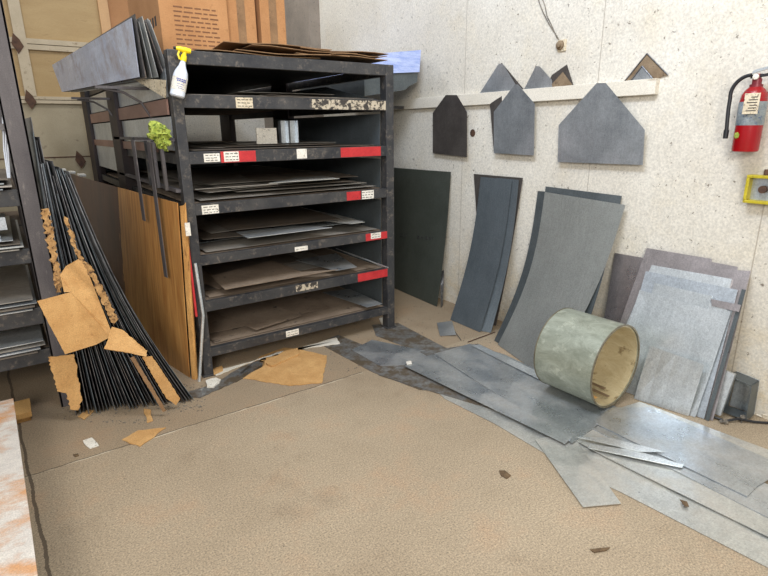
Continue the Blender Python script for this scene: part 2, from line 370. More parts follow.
# ------------------------------------------------------------ main storage rack
XL, XR, YF, YM, YR, ZT = .877, 2.475, 3.4, 5.33, 7.06, 2.055
rack = thing('storage_rack', ((XL+XR)/2, (YF+YR)/2, 0), 'tall black steel sheet-metal rack with seven loaded shelves and red tape on its beams', 'rack')
for x0, x1 in ((XL, XL+.062), (XR-.07, XR)):
    for y0, y1 in ((YF, YF+.08), (5.10, 5.46), (6.78, YR+.08)):
        m = MB().box((x0-(.03 if x0 == XL and y0 > 4 else 0), y0, 0), (x1, y1, ZT))
        if y0 == YF: m.box((x0-.012, y0-.012, 0), (x1+.012, y1+.012, .012))
        build('post', m, 'rack' if y0 == YF else 'rack_rust', rack, bevel=.004)
LV = [(2.055, 1.98), (1.81, 1.737), (1.483, 1.408), (1.165, 1.095), (.832, .77), (.525, .455), (.193, .133)]
bm_obj = []
for i, (zt, zb) in enumerate(LV):
    m = MB().box((XL+.062, YF+.004, zb), (XR-.07, YF+.012, zt)).box((XL+.062, YF+.012, zt-.008), (XR-.07, YF+.05, zt)).box((XL+.062, YF+.012, zb), (XR-.07, YF+.05, zb+.008))
    bm_obj.append(build('beam', m, 'rack', rack, bevel=.002))
    for x0 in (XL+.012, XR-.05):
        build('side_rail', MB().box((x0, YF+.08, zb), (x0+.035, YM-.04, zt-.012)).box((x0, YM+.04, zb), (x0+.035, YR, zt-.012)), 'rack', rack)
    if i: build('shelf_board', MB().box((XL+.065, YF+.052, zt-.014), (XR-.072, YR-.005, zt-.004)), 'deck', rack)
    else: build('top_board', MB().box((XL+.065, YF+.052, zt-.014), (XR-.072, YR-.005, zt-.004)), 'rack', rack)
# rear cross beams
for zt, zb in LV[::2]: build('rear_beam', MB().box((XL+.062, YR+.02, zb), (XR-.07, YR+.05, zt)), 'rack', rack)
# labels on the beams
def lab(x0, x1, ya, yb, mat, nm='label', n=0, label=None, d=0.):
    a = PY(x0, (ya+yb)/2, YF); b = PY(x1, (ya+yb)/2, YF); t = PY((x0+x1)/2, ya, YF).z; u = PY((x0+x1)/2, yb, YF).z
    li = min(range(7), key=lambda i: abs((LV[i][0]+LV[i][1])/2-(t+u)/2)); t = min(t, LV[li][0]-.003); u = max(u, LV[li][1]+.003)
    y = YF+.004
    o = build(nm, MB().box((a.x, y-.0015-d, u), (b.x, y-.0002, t)), mat, rack, label=label)
    if n:
        m = MB(); rnd = random.Random(int(x0*7)); w = b.x-a.x; h = t-u
        for k in range(n):
            z = t-h*(k+.7)/(n+.3); x = a.x+w*.1
            while x < b.x-w*.12:
                l = rnd.uniform(.1, .28)*w; m.box((x, y-.0022-d, z-h*.035), (min(x+l, b.x-w*.06), y-.0014-d, z+h*.035)); x += l+w*.07
        build('print', m, 'ink', o)
lab(236, 253, 97.5, 108.5, 'beige', n=3, label='beige label')
lab(312, 386, 100, 110.5, 'torn', 'paper_residue', label='torn paper residue')
lab(204, 220, 153.5, 162, 'white', n=3, label='white label')
lab(221, 256, 151, 162, 'redtape', 'red_tape', label='red tape')
lab(224, 239, 151.5, 161.5, 'white', n=3, d=.001, label='white label on red tape')
lab(297, 307, 148.5, 158.5, 'white', 'torn_label', label='torn white label')
lab(341, 381, 146.5, 156.5, 'redtape', 'red_tape', label='red tape')
lab(202, 219, 205, 214.5, 'white', n=3, label='white label')
lab(347, 362, 191, 200, 'redtape', 'red_tape', label='red tape')
lab(361, 374, 190.5, 199.5, 'white', n=3, label='white label')
lab(366, 391, 230, 240, 'redtape', 'red_tape', label='red tape')
lab(371, 381, 232, 238.5, 'white', n=2, d=.001, label='white label on red tape')
lab(295, 308, 246.5, 252, 'white', n=1, label='small pale label')
lab(358, 388, 267, 280, 'redtape', 'red_tape', label='red tape')
lab(296, 318, 281, 290, 'torn', 'paper_residue', label='pale paper residue')
lab(286, 299, 326.5, 336, 'white', n=2, label='white label')
# arms carrying the galvanized bundle on the rack's left side
for y in (3.95, 5.28): build('bracket_arm', MB().box((.56, y, 1.868), (XL, y+.04, 1.885)).tube([(.60, y+.02, 1.868), (.72, y+.02, 1.85), (.82, y+.02, 1.79), (XL-.002, y+.02, 1.69)], .008, 6), 'rack_grey', rack)
# brown side rails and basket bars on the left face
build('side_board', MB().box((XL-.012, YF+.1, 1.70), (XL-.001, 6.78, 1.79)), 'brownboard', rack, label='brown stained board')
for z in (1.545, 1.24): build('side_bar', MB().box((XL-.03, YF+.05, z), (XL-.001, YM+.05, z+.02)), 'rack_grey', rack)
for y in (3.62, 3.84, 4.06, 4.5): build('side_bar', MB().box((XL-.05, y, 1.24), (XL-.031, y+.03, 1.565)), 'rack_grey' if y < 4 else 'rack', rack)

# galvanized panels standing inside the left face
build('side_board', MB().box((XL-.012, 3.9, 1.47), (XL-.001, 6.78, 1.53)), 'brownboard', rack, label='brown stained board')
build('shade_panel', MB().box((XL+.07, YR-.03, .1), (1.93, YR-.02, 2.0)).box((1.93, YR-.03, 1.80), (XR-.08, YR-.02, 2.0)).box((1.93, YR-.03, .1), (XR-.08, YR-.02, 1.44)), 'steel_dark', rack, label='dark sheet added to shade the back of the rack')  # dark panel added so the rack interior reads as shade
for y0, y1, z0, z1, lb in ((3.5, 5.08, 1.49, 1.69, 'dull silvery sheet standing upright in the front left bay of the tall rack'),
                           (5.47, 6.76, 1.25, 1.69, 'dull silvery sheet standing upright in the rear left bay of the rack'),
                           (3.5, 5.08, 1.80, 1.96, 'curled silvery strip above the brown side board in the front bay'),
                           (5.47, 6.76, 1.80, 1.96, 'silvery strip above the brown side board in the rear bay')):
    one('galvanized_sheet', MB().box((XL+.001, y0, z0), (XL+.006, y1, z1)), 'galv_b', lb, 'metal sheet')

# stored sheets on each shelf
names = ['top', 'second', 'third', 'fourth', 'fifth', 'sixth', 'bottom']
def stored(level, specs, mat_list):
    z = LV[level][0]-.002
    for i, (x0, x1, y0, y1, rot, lift) in enumerate(specs):
        z += .005+lift
        cx, cy_ = (x0+x1)/2, (y0+y1)/2; c, s_ = math.cos(R(rot)), math.sin(R(rot)); G = []
        for a in range(9):
            row = []
            for b in range(3):
                dx, dy = (x1-x0)*(b/2-.5), (y1-y0)*(a/8-.5)
                px, py = cx+dx*c-dy*s_, cy_+dx*s_+dy*c
                px = min(max(px, XL+.075), 2.385)
                py = max(py, 3.415); row.append((px, py, z+lift*.45*abs(math.sin(a*1.1+i+b))))
            G.append(row)
        mt = mat_list[i % len(mat_list)]
        one('stored_sheet', MB().grid(G, .002, (0, 0, 1)), mt,
            'dusty steel sheet lying in the flat pile on the %s tall rack shelf' % names[level], 'metal sheet', 'flat sheets on the %s rack shelf' % names[level])
def rndspecs(n, seed, lift=.006, x0=.98, x1=2.36):
    r = random.Random(seed); out = []
    for i in range(n):
        w = (r.uniform(.7, 1.2) if i % 2 == 0 else r.uniform(.35, .8)) if i else 1.36; a = r.uniform(x0, x1-w); y0 = r.uniform(3.47, 3.9) if i else 3.47
        L_ = r.uniform(1.4, 3.0) if i % 2 == 0 else r.uniform(.5, 1.1)
        out.append((a, a+w, y0, y0+L_, (r.uniform(-4, 4) if i % 2 == 0 else r.uniform(-14, 14)) if i else 0, lift*r.uniform(.3, 1.8)))
    return out
stored(1, rndspecs(5, 3, .004), ['shelf_sheet', 'shelf_sheet_dk'])
stored(2, rndspecs(4, 4, .002), ['shelf_sheet_dk', 'shelf_sheet'])
stored(3, rndspecs(8, 5, .006), ['shelf_sheet', 'shelf_sheet_dk', 'shelf_sheet'])
stored(4, rndspecs(9, 6, .005), ['shelf_sheet', 'galv_floor', 'shelf_sheet_dk'])
stored(5, rndspecs(5, 8, .004), ['deck', 'shelf_sheet_dk', 'shelf_sheet'])
stored(6, rndspecs(4, 9, .002), ['deck', 'shelf_sheet_dk', 'deck'])
for lv, zb_ in ((1, 1.98), (2, 1.735), (3, 1.405), (4, 1.09), (5, .765), (6, .45)):
    one('standing_sheet', MB().plate([(2.392, 3.47, LV[lv][0]+.002), (2.392, 6.6 if lv != 2 else 5.4, LV[lv][0]+.002), (2.398, 6.6 if lv != 2 else 5.4, zb_-.02), (2.398, 3.47 if lv > 1 else 4.3, zb_-.02)], .003, (-1, 0, 0)), 'steel_mid' if lv < 3 else 'steel_dark',
        'dark sheet standing on edge along the right side of the %s rack shelf' % names[lv], 'metal sheet')
def shelfpiece(level, dz, px, mat, label, cat='metal sheet', name='sheet_offcut'):
    z = LV[level][0]+dz; pts = [PF(x/2.954+160, y/2.954+130, z) for x, y in px]
    for p in pts: p.x = min(max(p.x, XL+.075), 2.384); p.y = max(p.y, 3.41)
    one(name, MB().plate(pts, .003), mat, label, cat)
shelfpiece(4, .078, [(225, 302), (400, 284), (560, 303), (440, 322), (300, 337)], 'galv', 'pale galvanized offcut on top of the pile on the fifth rack shelf')
shelfpiece(4, .070, [(125, 352), (240, 330), (610, 292), (640, 300), (330, 352), (160, 385)], 'galv_floor', 'long grey sheet across the front of the pile on the fifth rack shelf')
shelfpiece(4, .088, [(430, 262), (520, 250), (655, 285), (640, 298)], 'galv_floor2', 'pale folded strip at the right rear of the fifth rack shelf')
shelfpiece(3, .096, [(330, 160), (400, 142), (480, 137), (575, 150), (430, 172)], 'galv_floor2', 'curled pale offcut lying on the pile of the fourth rack shelf')
shelfpiece(3, .090, [(112, 190), (260, 165), (420, 172), (640, 160), (420, 188), (180, 205)], 'shelf_sheet', 'long dusty strip along the front of the fourth rack shelf')
shelfpiece(5, .058, [(150, 432), (330, 386), (420, 420), (540, 418), (215, 488)], 'deck', 'dusty brown board lying on the sixth rack shelf')
shelfpiece(5, .052, [(400, 385), (520, 365), (600, 412), (540, 425)], 'galv_floor', 'grey rectangular plate on the right of the sixth rack shelf')
shelfpiece(6, .036, [(480, 480), (560, 470), (660, 515), (620, 528)], 'galv_floor', 'grey plate at the right of the bottom rack shelf')
m = MB()
for k in range(5):
    p_ = [PF((520+k*12)/2.954+160, (350+k*5)/2.954+130, LV[5][0]+.07+.004*k), PF((600+k*10)/2.954+160, (378+k*4)/2.954+130, LV[5][0]+.075+.004*k), PF((650+k*6)/2.954+160, (402+k*1)/2.954+130, LV[5][0]+.07+.004*k)]
    for v in p_: v.x = min(v.x, 2.38)
    m2_ = MB().tube(p_, .003, 5); one('wire_rod', m2_, 'galv', 'thin bright wire rod lying at the right of the sixth rack shelf', 'rod', 'wire rods on the sixth rack shelf')
# upright pieces on the third shelf
p0, p1 = PY(257.5, 146, 3.7), PY(277.5, 146, 3.7)
one('speckled_tile', MB().box((p0.x, 3.70, 1.512), (p1.x, 3.715, 1.62)), 'white', 'small speckled white tile standing on the third rack shelf', 'tile')
for xa, xb in ((280, 287.5), (289, 297)):
    x, w = PY(xa, 140, 3.82).x, PY(xb, 140, 3.82).x-PY(xa, 140, 3.82).x
    one('metal_channel', MB().box((x, 3.79, 1.512), (x+.003, 3.84, 1.672)).box((x, 3.82, 1.512), (x+w, 3.823, 1.672)).box((x+w-.003, 3.79, 1.512), (x+w, 3.84, 1.672)), 'galv_b',
        'short upright silvery channel beside the white tile on the third shelf', 'metal channel', 'channels on the third shelf')

# ---- on top of the rack
def carton(name, lo, hi, label, rot=0, text=None, tape=True):
    t = thing(name, ((lo[0]+hi[0])/2, (lo[1]+hi[1])/2, lo[2]), label, 'box')
    build('carton_body', MB().box(lo, hi), 'card_dk', t, bevel=.004)
    if tape: build('packing_tape', MB().box(((lo[0]+hi[0])/2-.03, lo[1]-.001, lo[2]), ((lo[0]+hi[0])/2+.03, lo[1], hi[2])), 'card_old', t, label='brown tape')
    if text:
        m = MB(); rnd = random.Random(3)
        for k in range(text):
            z = lo[2]+.05+k*.028; x = lo[0]+.09
            while x < hi[0]-.08:
                l = rnd.uniform(.02, .06); m.box((x, lo[1]-.0012, z), (min(x+l, hi[0]-.07), lo[1]-.0002, z+.009)); x += l+.012
        build('print', m, MAT['textbrown'], t, label='lines of dark print')
        m = MB()
        for k in range(4): m.box((lo[0]-.0012, lo[1]+.10+k*.07, hi[2]-.34), (lo[0]-.0002, lo[1]+.14+k*.07, hi[2]-.28))
        build('side_print', m, 'ink', t)
    return t
MAT['textbrown'] = mottled('brown_box_print', (110, 72, 44), (122, 82, 52), 8, .8)
zt = LV[0][0]
carton('cardboard_box', (1.00, 3.95, zt), (1.455, 4.85, 2.62), 'large printed brown cardboard box on top of the tall rack', text=11, tape=False)
carton('cardboard_box', (1.47, 4.02, zt), (1.69, 4.5, 2.60), 'narrow plain brown box standing between the other two on the rack top')
carton('cardboard_box', (1.725, 4.02, zt), (1.925, 4.5, 2.60), 'rightmost brown carton on top of the tall rack')
flats = [((1.05, 3.42), (1.9, 3.46), (1.85, 3.92), (1.1, 3.9)), ((1.3, 3.43), (2.1, 3.40), (2.15, 3.9), (1.35, 3.93)), ((1.7, 3.42), (2.42, 3.40), (2.4, 4.5), (1.93, 4.6)),
         ((1.95, 3.39), (2.44, 3.43), (2.38, 4.3), (1.95, 4.4)), ((1.4, 3.42), (2.2, 3.46), (2.15, 4.0), (1.42, 3.92)), ((1.75, 3.45), (2.47, 3.46), (2.45, 4.2), (2.0, 4.1)), ((1.25, 3.5), (2.0, 3.47), (1.95, 3.92), (1.3, 3.9))]
for i, q in enumerate(flats):
    z = zt+.003+i*.012
    pts = [Vector((x, y, z)) for x, y in q]
    G = [[pts[0].lerp(pts[1], b/6).lerp(pts[3].lerp(pts[2], b/6), a/6)+Vector((0, 0, .006*math.sin(b*1.3+i*1.7)+.006+.012*(b/6)**2*(i % 2))) for b in range(7)] for a in range(7)]
    one('flattened_cardboard', MB().grid(G, .004, (0, 0, 1)), 'card_old', 'flattened brown cardboard sheet lying on the front of the rack top', 'cardboard', 'flattened cardboard on the rack top')

# blue wrapped bundle beyond the rack's right post
wrap = thing('wrapped_bundle', (2.95, 4.3, 1.79), 'pale blue film-wrapped bundle poking out behind the top right of the tall rack', 'bundle')
q = [PY(392, 57, 4.0), PY(421, 50, 4.0), PY(419.5, 72, 4.0), PY(392, 76, 4.0)]
q[0].x = q[3].x = 2.60
for v in q: v.x = min(v.x, XW-.012)
build('plastic_film', MB().plate(q, 1.3, (0, 1, 0)), 'bluewrap', wrap)
q = [PY(392, 76.5, 4.02), PY(418, 72.8, 4.02), PY(417, 82, 4.02), PY(409, 86, 4.02), PY(405, 90, 4.02), PY(392, 97, 4.02)]
q[0].x = q[5].x = 2.62
for v in q: v.x = min(v.x, XW-.02); v.z = max(v.z, 1.82)
build('steel_core', MB().plate(q, 1.2, (0, 1, 0)), 'steel_dark', wrap)
build('support_bar', MB().box((XR+.005, 4.3, 1.79), (XW-.06, 4.34, 1.815)), 'rack', wrap)

# ---- bundle of galvanized plates on the side arms
fb, ft, bb, bt = PX(139, 77, .745), PX(131, 18, .72), PX(62, 92, .555), PX(52, 65, .535)
nb = 9
for i in range(nb):
    o_ = Vector((.016*i, 0, 0)); j = random.Random(i)
    ext = Vector((0, -.05*math.sin(i*2.1), 0)); up = Vector((0, 0, .015*math.sin(i*1.7)))
    a, b, c, d = fb+o_*1.5+ext, ft+o_*.75+ext+up, bt+o_*.5, bb+o_*.9
    for v in (a, d): v.z = max(v.z, 1.887)
    if i == 0:
        mb = MB().plate([a, b, c, d], .004, (1, 0, 0)); mt = 'bundle_blue'; lb = 'outermost bluish galvanized plate of the bundle on the rack side arms'
    else:
        mb = MB().plate([a, b, c, d], .004, (1, 0, 0)); mt = ['galv', 'edge', 'stain', 'galv_b'][i % 4]; lb = 'galvanized plate on edge inside the bundle on the rack side arms'
    one('galvanized_plate', mb, mt, lb, 'metal sheet', None if i == 0 else 'galvanized plates bundled on the rack side')
build('gusset', MB().plate([PX(133, 78, .77), PX(166, 98, .855), PX(166, 80, .855)], .006, (-1, 0, 0)), 'beige', rack, label='cream triangular gusset under the bundle')
# thin dark strip added in place of the slot in the face
one('dark_strip', MB().plate([PX(83.5, 66, .66), PX(85, 66, .66), PX(90.5, 87, .66), PX(88.5, 87, .66)], .004, (-1, 0, 0)), 'edge', 'short dark strip standing in for the slot in the bluish plate bundle', 'dark strip')

# ---- spray bottle hooked on the beam corner
sb = PY(177, 97, 3.356)
ax = (PY(185, 50, 3.356)-sb).normalized()
bot = thing('spray_bottle', sb, 'white spray bottle with yellow trigger hanging at the rack corner', 'bottle')
build('bottle_body', MB().lathe(sb, [(.034, 0), (.041, .008), (.041, .115), (.036, .14), (.02, .175), (.014, .20), (.014, .215)], 24, ax), 'bottle', bot, True)
build('bottle_label', MB().lathe(sb, [(.0405, .035), (.0418, .036), (.0418, .108), (.0405, .109)], 24, ax), 'white', bot, True)
u_ = Vector((0, -1, 0)); w_ = ax.cross(u_).normalized()
m = MB()
for k, (h, a0, a1) in enumerate(((.093, -.7, .7), (.083, -.6, .7), (.068, -.5, .5), (.055, -.5, .3), (.045, -.3, .5))):
    th_ = .007 if k < 2 else .003
    for s_ in range(6):
        t0, t1 = a0+(a1-a0)*s_/6, a0+(a1-a0)*(s_+.75)/6
        f = lambda t, hh, rr: sb+ax*hh+(u_*math.cos(t)+w_*math.sin(t))*rr
        m.add([f(t0, h, .0426), f(t1, h, .0426), f(t1, h+th_, .0426), f(t0, h+th_, .0426), f(t0, h, .0415), f(t1, h, .0415), f(t1, h+th_, .0415), f(t0, h+th_, .0415)],
              [(0, 1, 2, 3), (7, 6, 5, 4), (0, 4, 5, 1), (1, 5, 6, 2), (2, 6, 7, 3), (3, 7, 4, 0)])
build('label_print', m, 'ink_blue', bot, label='blue print')
tp = sb+ax*.215
build('bottle_collar', MB().lathe(tp, [(.017, -.012), (.018, .0), (.016, .02)], 16, ax), 'yellow2', bot, True)
hd = tp+ax*.05
build('trigger_head', MB().tube([tp+ax*.018, tp+ax*.035, hd], [.012, .011, .013], 10).tube([hd+Vector((.03, 0, -.005)), hd, hd+Vector((-.03, 0, .006)), hd+Vector((-.05, 0, .008))], [.014, .017, .014, .009], 10), 'yellow2', bot, True)
build('trigger', MB().tube([hd+Vector((-.03, 0, 0)), hd+Vector((-.042, 0, -.025)), hd+Vector((-.036, 0, -.05))], [.006, .006, .005], 8), 'yellow2', bot, True)
build('nozzle', MB().tube([hd+Vector((-.05, 0, .008)), hd+Vector((-.062, 0, .009))], .008, 8), 'black', bot, True)
# green cloth lump
g0 = PY(160, 136, 3.42)
def lump(c, rad, seed, n=(20, 12), amp=.35):
    m = MB(); vs = []; c = Vector(c)
    for i in range(n[1]+1):
        for j in range(n[0]):
            th, ph = PI*i/n[1], 2*PI*j/n[0]; d = Vector((math.sin(th)*math.cos(ph), math.sin(th)*math.sin(ph), math.cos(th)))
            k = 1+amp*noise.noise(d*2.6+Vector((seed, 0, 0)))*1.6
            vs.append(c+Vector((d.x*rad[0], d.y*rad[1], d.z*rad[2]))*k)
    fs = [(i*n[0]+j, i*n[0]+(j+1) % n[0], (i+1)*n[0]+(j+1) % n[0], (i+1)*n[0]+j) for i in range(n[1]) for j in range(n[0])]
    return m.add(vs, fs)
m = lump(g0+Vector((-.0, 0, .012)), (.05, .045, .05), 3, amp=.6); m2 = lump(g0+Vector((.015, -.01, -.045)), (.03, .03, .03), 9, amp=.6)
m.add(m2.v, m2.f)
g0x = one('work_glove', m, 'glove', 'crumpled yellow-green glove hung on the rack side by the front post', 'glove', smooth=True)
g0x.location.x = min(g0x.location.x, XL-.095)

# ---- hardboard panel leaning along the rack's left side
ptf, pbf = PX(177, 203, .825), Vector((.79, 3.46, 0)); ptb, pbb = PX(58, 170, .47), Vector((.36, 5.98, 0))
hp = thing('hardboard_panel', ((.6, 4.7, 0)), 'large reddish-brown hardboard panel leaning on the left side of the tall rack', 'panel')
G = []
for i in range(9):
    t = i/8; a = pbf.lerp(ptf, t); b = pbb.lerp(ptb, t)
    G.append([a.lerp(b, j/10)+Vector((-.02*math.sin(PI*j/10), 0, 0)) for j in range(11)])
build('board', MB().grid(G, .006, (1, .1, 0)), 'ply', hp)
# splintered front edge, lit
rnd = random.Random(4); G = []
for i in range(17):
    t = i/16; a = pbf.lerp(ptf, t)+Vector((.008, -.004, 0))
    w = [.0, .015, .03, .045]
    G.append([a+Vector((x, -.02-.03*math.sin(j*1.2)+rnd.uniform(-.004, .004), (rnd.uniform(-.02, .02) if i == 16 else 0))) for j, x in enumerate(w)])
for r_ in G:
    for p in r_: p.x = min(p.x, XL-.006) if p.z > .02 else min(p.x, XL-.02)
build('splintered_edge', MB().grid(G, .008, (0, -1, 0)), 'ply_edge', hp, label='pale splintered wood edge')
pp = pbf.lerp(ptf, .86); build('label', MB().box((pp.x+.02, pp.y-.075, pp.z-.03), (pp.x+.05, pp.y-.068, pp.z+.05)), 'white', hp, label='white torn label')
build('red_edge', MB().box((XL-.022, YF-.035, .45), (XL-.010, YF-.02, 1.12)), 'redtape', hp, label='red painted edge')
# pale chips on its top edge
for t_ in (.70, .82, .94):
    c_ = ptf.lerp(ptb, t_); c_.x += .004-.02*0
    one('plastic_chip', MB().box((c_.x-.03, c_.y-.07, c_.z+.001), (c_.x+.03, c_.y+.07, c_.z+.024)), 'white', 'small white chip resting on the top edge of the hardboard panel', 'scrap', 'white chips on the panel top', bevel=.006)
# hanging flat bars
for (xa, ya, xb, yb_, w, lb) in ((134, 141, 136, 219, .05, 'shorter dark flat bar hanging over the hardboard panel'), (149.5, 143, 153, 273, .05, 'longer dark flat bar hanging over the hardboard panel')):
    a = PL(xa, ya, .80-.085, 3.55, -.154, .02); c_ = PL(xb, yb_, .80-.085, 3.55, -.154, .02)
    ln = Vector((-.15, 1, 0)).normalized()*w
    m = MB().plate([Vector((a.x, a.y, c_.z)), Vector((a.x, a.y, c_.z))+ln, a+ln, a], .005, (1, 0, 0)).plate([a, a+ln, Vector((XL-.055, a.y+w, a.z)), Vector((XL-.055, a.y, a.z))], .005, (0, 0, 1))
    one('flat_bar', m, 'rack_grey', lb, 'metal bar')
# grey pole beside the front post
one('conduit', MB().tube([PF(203, 379, 0)+Vector((-.03, -.02, 0)), Vector((.905, 3.372, .45)), Vector((.893, 3.376, .8))], .010, 8), 'galv', 'thin silvery conduit leaning against the front left post of the rack', 'pipe', smooth=True)

# ------------------------------------------------------------ sheets fanned on edge between the racks
rnd = random.Random(11)
nS = 34
for i in range(nS):
    t = i/(nS-1)
    bx = .10+.62*t**.95; by = 3.34-.22*t+rnd.uniform(-.03, .03)
    tx = .155+.004*i*.9; Hh = 1.78 if i in (1, 2, 4, 7) else 1.50
    top = Vector((tx, by+.10+rnd.uniform(-.03, .03), math.sqrt(Hh**2-(bx-tx)**2)-.02*t-rnd.uniform(0, .06)-(.32*(1-t)*rnd.random())))
    ln = 1.7; G = []
    for k in range(9):
        u = k/8; p = Vector((bx, by, .003)).lerp(top, u); p.x -= .05*t*math.sin(PI*u); p.z -= .01*math.sin(PI*u)
        G.append([p, p+Vector((-.10*t-.02, ln*.5, 0)), p+Vector((-.2*t-.04, ln, 0))])
    mt = ['edge', 'steel_dark', 'edge', 'edge_lt', 'edge', 'steel_mid', 'edge'][i % 7]
    one('steel_sheet', MB().grid(G, .003, (1, 0, 0)), mt, 'thin dark steel sheet on edge, fanned out between the two racks', 'metal sheet', 'dark sheets fanned on edge between the racks')
# torn cardboard over the fan
def cardp(px, Y, name='cardboard', label='', seed=0, th=.005, mat='card', rag=.004, cat='cardboard'):
    pts = [PY(x, y, Y if not isinstance(Y, list) else Y[i]) for i, (x, y) in enumerate(px)]
    for p in pts: p.z = max(p.z, .004)
    rg = ragged(pts, rag*.7, .011, seed) if rag else pts
    return MB().plate(rg, th, (0, -1, 0))
t = thing('folded_cardboard', Vector((.1, 3.15, .45)), 'large folded tan cardboard sheet hung over the front of the fanned steel sheets', 'cardboard')
build('left_panel', cardp([(37, 301), (71, 292), (97, 344), (65, 354)], 3.15, rag=.002), 'card', t)
build('right_panel', cardp([(60, 275), (66, 266), (82, 257), (112, 333), (110, 337), (97, 344), (71, 292), (64, 292)], [3.2, 3.2, 3.2, 3.12, 3.12, 3.15, 3.15, 3.17], rag=0), 'card', t)
one('torn_cardboard', cardp([(48, 357), (74, 354), (82, 398), (78, 410), (70, 409), (66, 393), (57, 391)], 3.26, seed=2, rag=.008), 'card', 'ragged cardboard piece standing at the front left foot of the fanned sheets', 'cardboard')
one('torn_cardboard', cardp([(41, 209), (49, 208), (58, 262), (62, 292), (56, 292)], 3.22, seed=3, rag=.014, th=.012), 'card_old2', 'narrow crumbling cardboard strip beside the left rack post', 'cardboard')
one('torn_cardboard', cardp([(64, 216), (68, 218), (80, 255), (92, 268), (118, 318), (113, 325), (90, 276), (74, 250)], 3.14, seed=4, rag=.010, th=.012), 'card_old2', 'long frayed cardboard edge curling down the fanned sheets', 'cardboard')
one('torn_cardboard', cardp([(112, 327), (122, 330), (147, 351), (146, 357), (128, 353), (104, 349)], [3.1, 3.1, 3.04, 3.0, 3.02, 3.06], seed=5, rag=.004), 'card', 'triangular cardboard flap sticking out from the middle of the fan', 'cardboard')
one('torn_cardboard', cardp([(142, 357), (152, 356), (180, 398), (176, 405), (166, 398)], [3.04, 3.04, 3.06, 3.06, 3.06], seed=6, rag=.004), 'card', 'long cardboard strip running down to the floor at the right of the fan', 'cardboard')
one('torn_cardboard', cardp([(130, 358), (134, 356), (166, 410), (163, 412)], 3.02, seed=7, rag=.003, mat='card_old'), 'card_old', 'thin brown cardboard edge poking to the floor in front of the fan', 'cardboard')

# ------------------------------------------------------------ left rack
PXL, PXR = .040, .138
lr = thing('storage_rack', (-.6, 3.9, 0), 'grey steel rack at the left edge with a broad upright post', 'rack')
build('post', MB().box((PXL, 3.5, 0), (PXL+.012, 3.6, 2.6)).box((PXR-.012, 3.5, 0), (PXR, 3.6, 2.6)).box((PXL, 3.5, 0), (PXR, 3.512, 2.6)), 'rack_grey', lr, bevel=.002)
build('post', MB().box((PXL, 5.4, 0), (PXR, 5.5, 2.6)), 'rack_grey', lr)
build('post', MB().box((-1.3, 3.5, 0), (-1.2, 3.6, 2.6)), 'rack_grey', lr)
zl = []
for (yt, yb_) in ((190, 207), (251, 266), (313, 330), (357, 371)):
    a = PY(8, yt, 3.5).z; b = PY(8, yb_, 3.5).z; zl.append((a, b))
    build('beam', MB().box((-1.2, 3.505, b), (PXL, 3.54, a)), 'rack', lr, bevel=.002)
    build('shelf_board', MB().box((-1.2, 3.54, a-.02), (PXL-.002, 5.4, a-.006)), 'deck', lr)
for z0 in (1.62, 1.9): build('beam', MB().box((-1.2, 3.505, z0), (PXL, 3.53, z0+.03)), 'rack_grey', lr)
rnd = random.Random(2)
for li, (a, b) in enumerate(zl):
    z = a-.004
    for k in range(4):
        z += .008+.004*k; w = rnd.uniform(.3, .5); x1 = PXL-.015-rnd.uniform(0, .05)
        one('stored_sheet', MB().box((x1-w, 3.46+.015*k, z), (x1, 4.6, z+.004+.004*(k == 1))), ['galv_b', 'shelf_sheet', 'galv', 'shelf_sheet_dk'][(k+li) % 4], 'metal sheet lying on the %s shelf of the left rack' % ['highest', 'second', 'third', 'lowest'][li], 'metal sheet', 'flat sheets on left rack shelf %s' % ['one', 'two', 'three', 'four'][li])
for z0, x0 in ((1.20, -.16), (.90, -.14)):
    a_ = zl[0][0] if z0 > 1 else zl[1][0]
    one('offcut_stack', MB().box((x0-.05, 3.6, a_+.06), (x0+.06, 3.9, a_+.10)).box((x0-.1, 3.62, a_+.10), (x0+.02, 3.85, a_+.13)).box((x0+.03, 3.61, a_+.10), (x0+.1, 3.8, a_+.17)), 'galv_b', 'small pile of silvery offcuts on the %s shelf of the left rack' % ('highest visible' if z0 > 1 else 'second visible'), 'offcuts')
# white wires
m = MB()
for k in range(3): m.tube([PY(2+k*3, 100+4*k, 3.56), PY(4+2*k, 150, 3.56), PY(8+k, 178, 3.56)], .004, 6)
one('cable', m, 'bottle', 'pale cable hanging behind the post of the left rack', 'cable', smooth=True)
# plank under the shelf and low platform
one('pine_offcut', MB().box((-.32, 3.42, .03), (-.11, 3.62, .06)).box((-.30, 3.44, .0), (-.12, 3.62, .03)), 'wood_lt', 'short raw pine block under the lowest shelf of the left rack', 'wood block')
pf_ = thing('low_platform', (-.6, 2.6, 0), 'low platform topped with a white sheet blotched with orange rust, at the lower left', 'platform')
build('platform_top', MB().plate([(-1.2, 1.5, .17), (-.133, 1.5, .17), (-.148, 2.2, .17), (-.176, 3.38, .17), (-1.2, 3.38, .17)], .014, (0, 0, 1)), 'marble', pf_)
build('platform_body', MB().box((-1.19, 1.55, .0), (-.185, 3.36, .17)), 'steel_dark', pf_)

